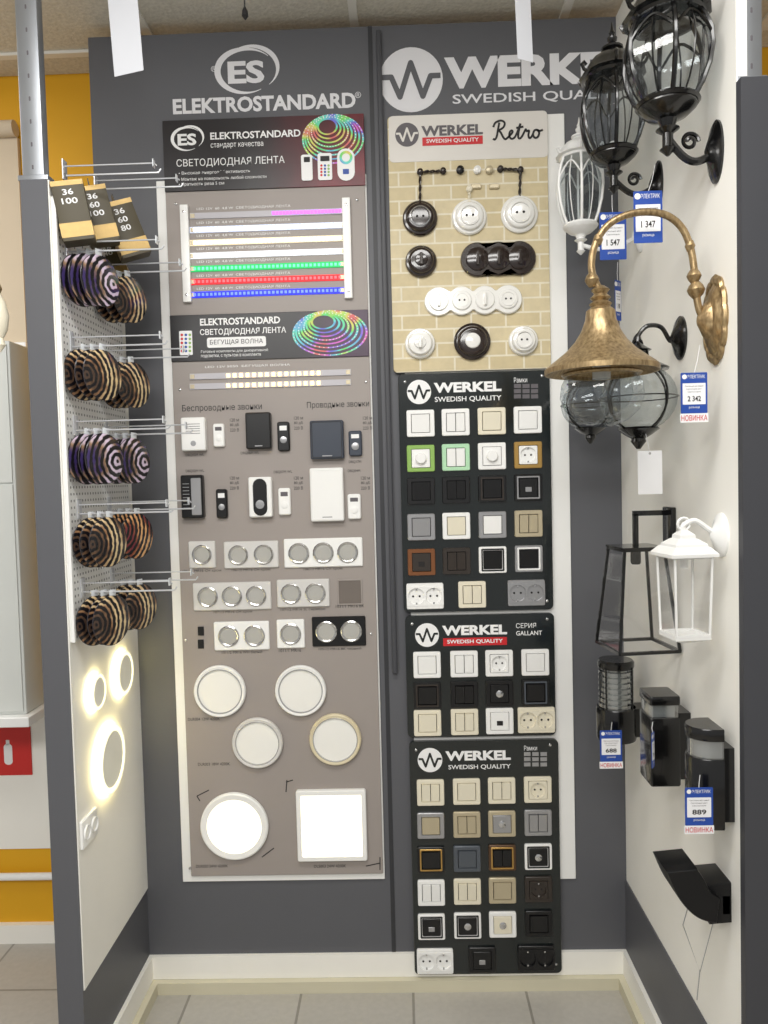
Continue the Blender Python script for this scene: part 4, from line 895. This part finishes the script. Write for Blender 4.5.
def prism(pts,y0,y1,name,ch=.003):
    P=[q(*a) for a in pts]; P=[(v.x,v.z) for v in P]; cx=sum(a for a,b in P)/len(P); cz=sum(b for a,b in P)/len(P)
    L=lambda y,s:[(cx+(a-cx)*s,y,cz+(b-cz)*s) for a,b in P]
    MB().loft([L(y0,.96),L(y0+ch,1),L(y1-ch,1),L(y1,.96)],1,1).build(name,IRONM,t,True)
up_=[(v.x,v.y) for v in cr([(687,855,0),(694,866,0),(700,878,0),(709,884,0)],4)]
lo_=[(v.x,v.y) for v in cr([(706,908,0),(692,905,0),(680,897,0),(668,882,0),(657,858,0)],4)]
prism(up_+lo_,-.055,.03,'front_panel')
prism([(697,876),(732,873),(736,912),(703,915)],-.035,.045,'body')
MB().tube([tuple(q(690,900)),tuple(q(683,925)),tuple(q(700,972)),tuple(q(716,912))],.0011,5).build('hang_cord',SILVER,t)
MB().tube([tuple(q(700,970)),tuple(q(697,1000))],.0011,5).build('cord_tail',SILVER,t)
# ---------------------------------------------------------------- price tags
PG_='blue and white price tags hanging from lamps'
def ptag(x0,y0,x1,y1,Y,price,label,top,nov=False,rz=0):
    c=at((x0+x1)/2,(y0+y1)/2,Y); k=K(Y); w=(x1-x0)*k; h=(y1-y0)*k
    t=thing('price_tag',label,'price tag',c,PG_,rot=(0,0,math.radians(rz)))
    MB().plate(0,0,w,h,.0005,-.0005,.002,.0001).build('card',BLUEP,t)
    MB().plate(0,-h*.02,w*.86,h*.52,-.0005,-.0009,.001,.0001).build('white_field',PAPER,t)
    m=MB(); m.disc(-w*.36,h*.4,h*.06,-.001,0,14); m.build('emblem',WTEXT,t,False)
    MB().text('ЭЛЕКТРИК',w*.08,h*.4,w*.66,h*.09,-.001,0,.0).build('lettering',WTEXT,t,False)
    for i in range(3): MB().text('Светильник настенный'[:20-i*5],0,h*(.17-i*.07),w*(.7-i*.1),h*.035,-.0013,0).build('lettering',GTEXT,t,False)
    MB().text(price,0,-h*.14,w*.5,h*.13,-.0013,0,.02).build('lettering',DTEXT,t,False)
    MB().text('розница',0,-h*.36,w*.4,h*.06,-.001,0).build('lettering',WTEXT,t,False)
    if nov:
        MB().plate(0,-h*.61,w*1.06,h*.22,.0003,-.0006,.001,.0001).build('red_slip',PAPER,t); MB().text('НОВИНКА',0,-h*.61,w*.98,h*.14,-.0009,0,.01).build('lettering',CARD,t,False)
    tp=at(top[0],top[1],Y)-c; MB().tube([(0,0,h*.46),(tp.x*.6,.002,h*.5+(tp.z-h*.5)*.4),tuple(tp)],.0006,5).build('string',PAPER,t)
ptag(600,213,626,259,-.36,'1 547','tag marked 1 547 under the second black lantern',(612,195))
ptag(634,192,662,242,-.60,'1 347','tag marked 1 347 under the largest black lantern',(655,165))
ptag(613,281,623,320,-.2,'1 190','narrow tag left of the small globe lantern arm',(618,262),rz=40)
ptag(681,373,707,413,-.70,'2 342','tag marked 2 342 with red slip right of gold lamp',(700,345),True)
ptag(600,730,622,762,-.30,'688','tag marked 688 with red slip below the cylinder lamp',(612,722),True)
ptag(649,732,657,768,-.66,'799','narrow edge-on tag against the small square box lamp',(653,722),rz=55)
ptag(685,787,713,826,-.80,'889','tag marked 889 with red slip on the half-round lamp',(700,775),True)
def card(x0,y0,x1,y1,Y,label,topz=None,top=None,rz=0,ry=0,mm=PAPER):
    c=at((x0+x1)/2,(y0+y1)/2,Y); k=K(Y); w=(x1-x0)*k; h=(y1-y0)*k
    t=thing('paper_tag',label,'tag',c,'plain white paper tags',rot=(0,math.radians(ry),math.radians(rz)))
    MB().plate(0,0,w,h,.0004,-.0004,.001,.0001).build('card',mm,t)
    MB().lathe('y',(0,-.0004,h*.44),[(.003,0),(.0029,-.0004)],10).build('eyelet',CHROME,t)
    if top: tp=at(top[0],top[1],Y)-c
    else: tp=Vector((0,0,topz-c.z))
    MB().tube([(0,0,h*.44),tuple(tp)],.0006,5).build('string',PAPER,t)
card(109,-18,141,72,-.5,'white tilted paper tag hanging at top left of display',topz=CZ,ry=-3,rz=-12,mm=TAGP)
card(514,-24,533,58,-.5,'narrow white paper tag hanging before the right brand lettering',topz=CZ,rz=30,ry=-2,mm=TAGP)
card(638,451,662,494,-.5,'small white paper tag hanging below the globe lantern',top=(645,430))
c=at(245,14,-.6); t=thing('bead_pendant','small dark bead on cord hanging before the ceiling edge','pendant',c)
MB().lathe('z',(0,0,0),[(.001,-.012),(.007,-.004),(.006,.006),(.001,.016)],12).build('bead',BLACK,t); MB().tube([(0,0,.01),(0,0,CZ-c.z)],.0018,5).build('cord',BLACK,t)
c=at(-1,325,-.5); t=thing('hanging_lamp','cream and gold lamp fragment hanging at left edge of view','lamp',c)
MB().lathe('z',(0,0,0),[(.002,-.06),(.012,-.045),(.008,-.03),(.018,-.01),(.022,.02),(.016,.05),(.006,.07)],18).build('shade',CREAM,t)
MB().lathe('z',(0,0,.07),[(.006,0),(.01,.01),(.003,.03)],14).build('cap',GOLDM,t); MB().tube([(0,0,.09),(0,0,CZ-c.z)],.0015,5).build('cord',GOLDM,t)
# ---------------------------------------------------------------- lights
def area(n,loc,rot,sx,sy,e,col=(1,.985,.955)):
    l=bpy.data.lights.new(n,'AREA'); l.shape='RECTANGLE'; l.size=sx; l.size_y=sy; l.energy=e; l.color=col
    o=bpy.data.objects.new(n,l); COL.objects.link(o); o.location=loc; o.rotation_euler=rot
area('ceiling_light',(-.15,-1.45,2.78),(0,0,0),1.5,.5,31)
area('ceiling_light',(-.6,-3.1,2.75),(math.radians(35),0,0),2.0,.8,70)
area('ceiling_light',(-1.9,-.5,2.78),(0,0,0),.8,.6,13)
w=bpy.data.worlds.new('world'); SC.world=w; w.use_nodes=True; bg=w.node_tree.nodes['Background']; bg.inputs[0].default_value=(1,.995,.98,1); bg.inputs[1].default_value=.46
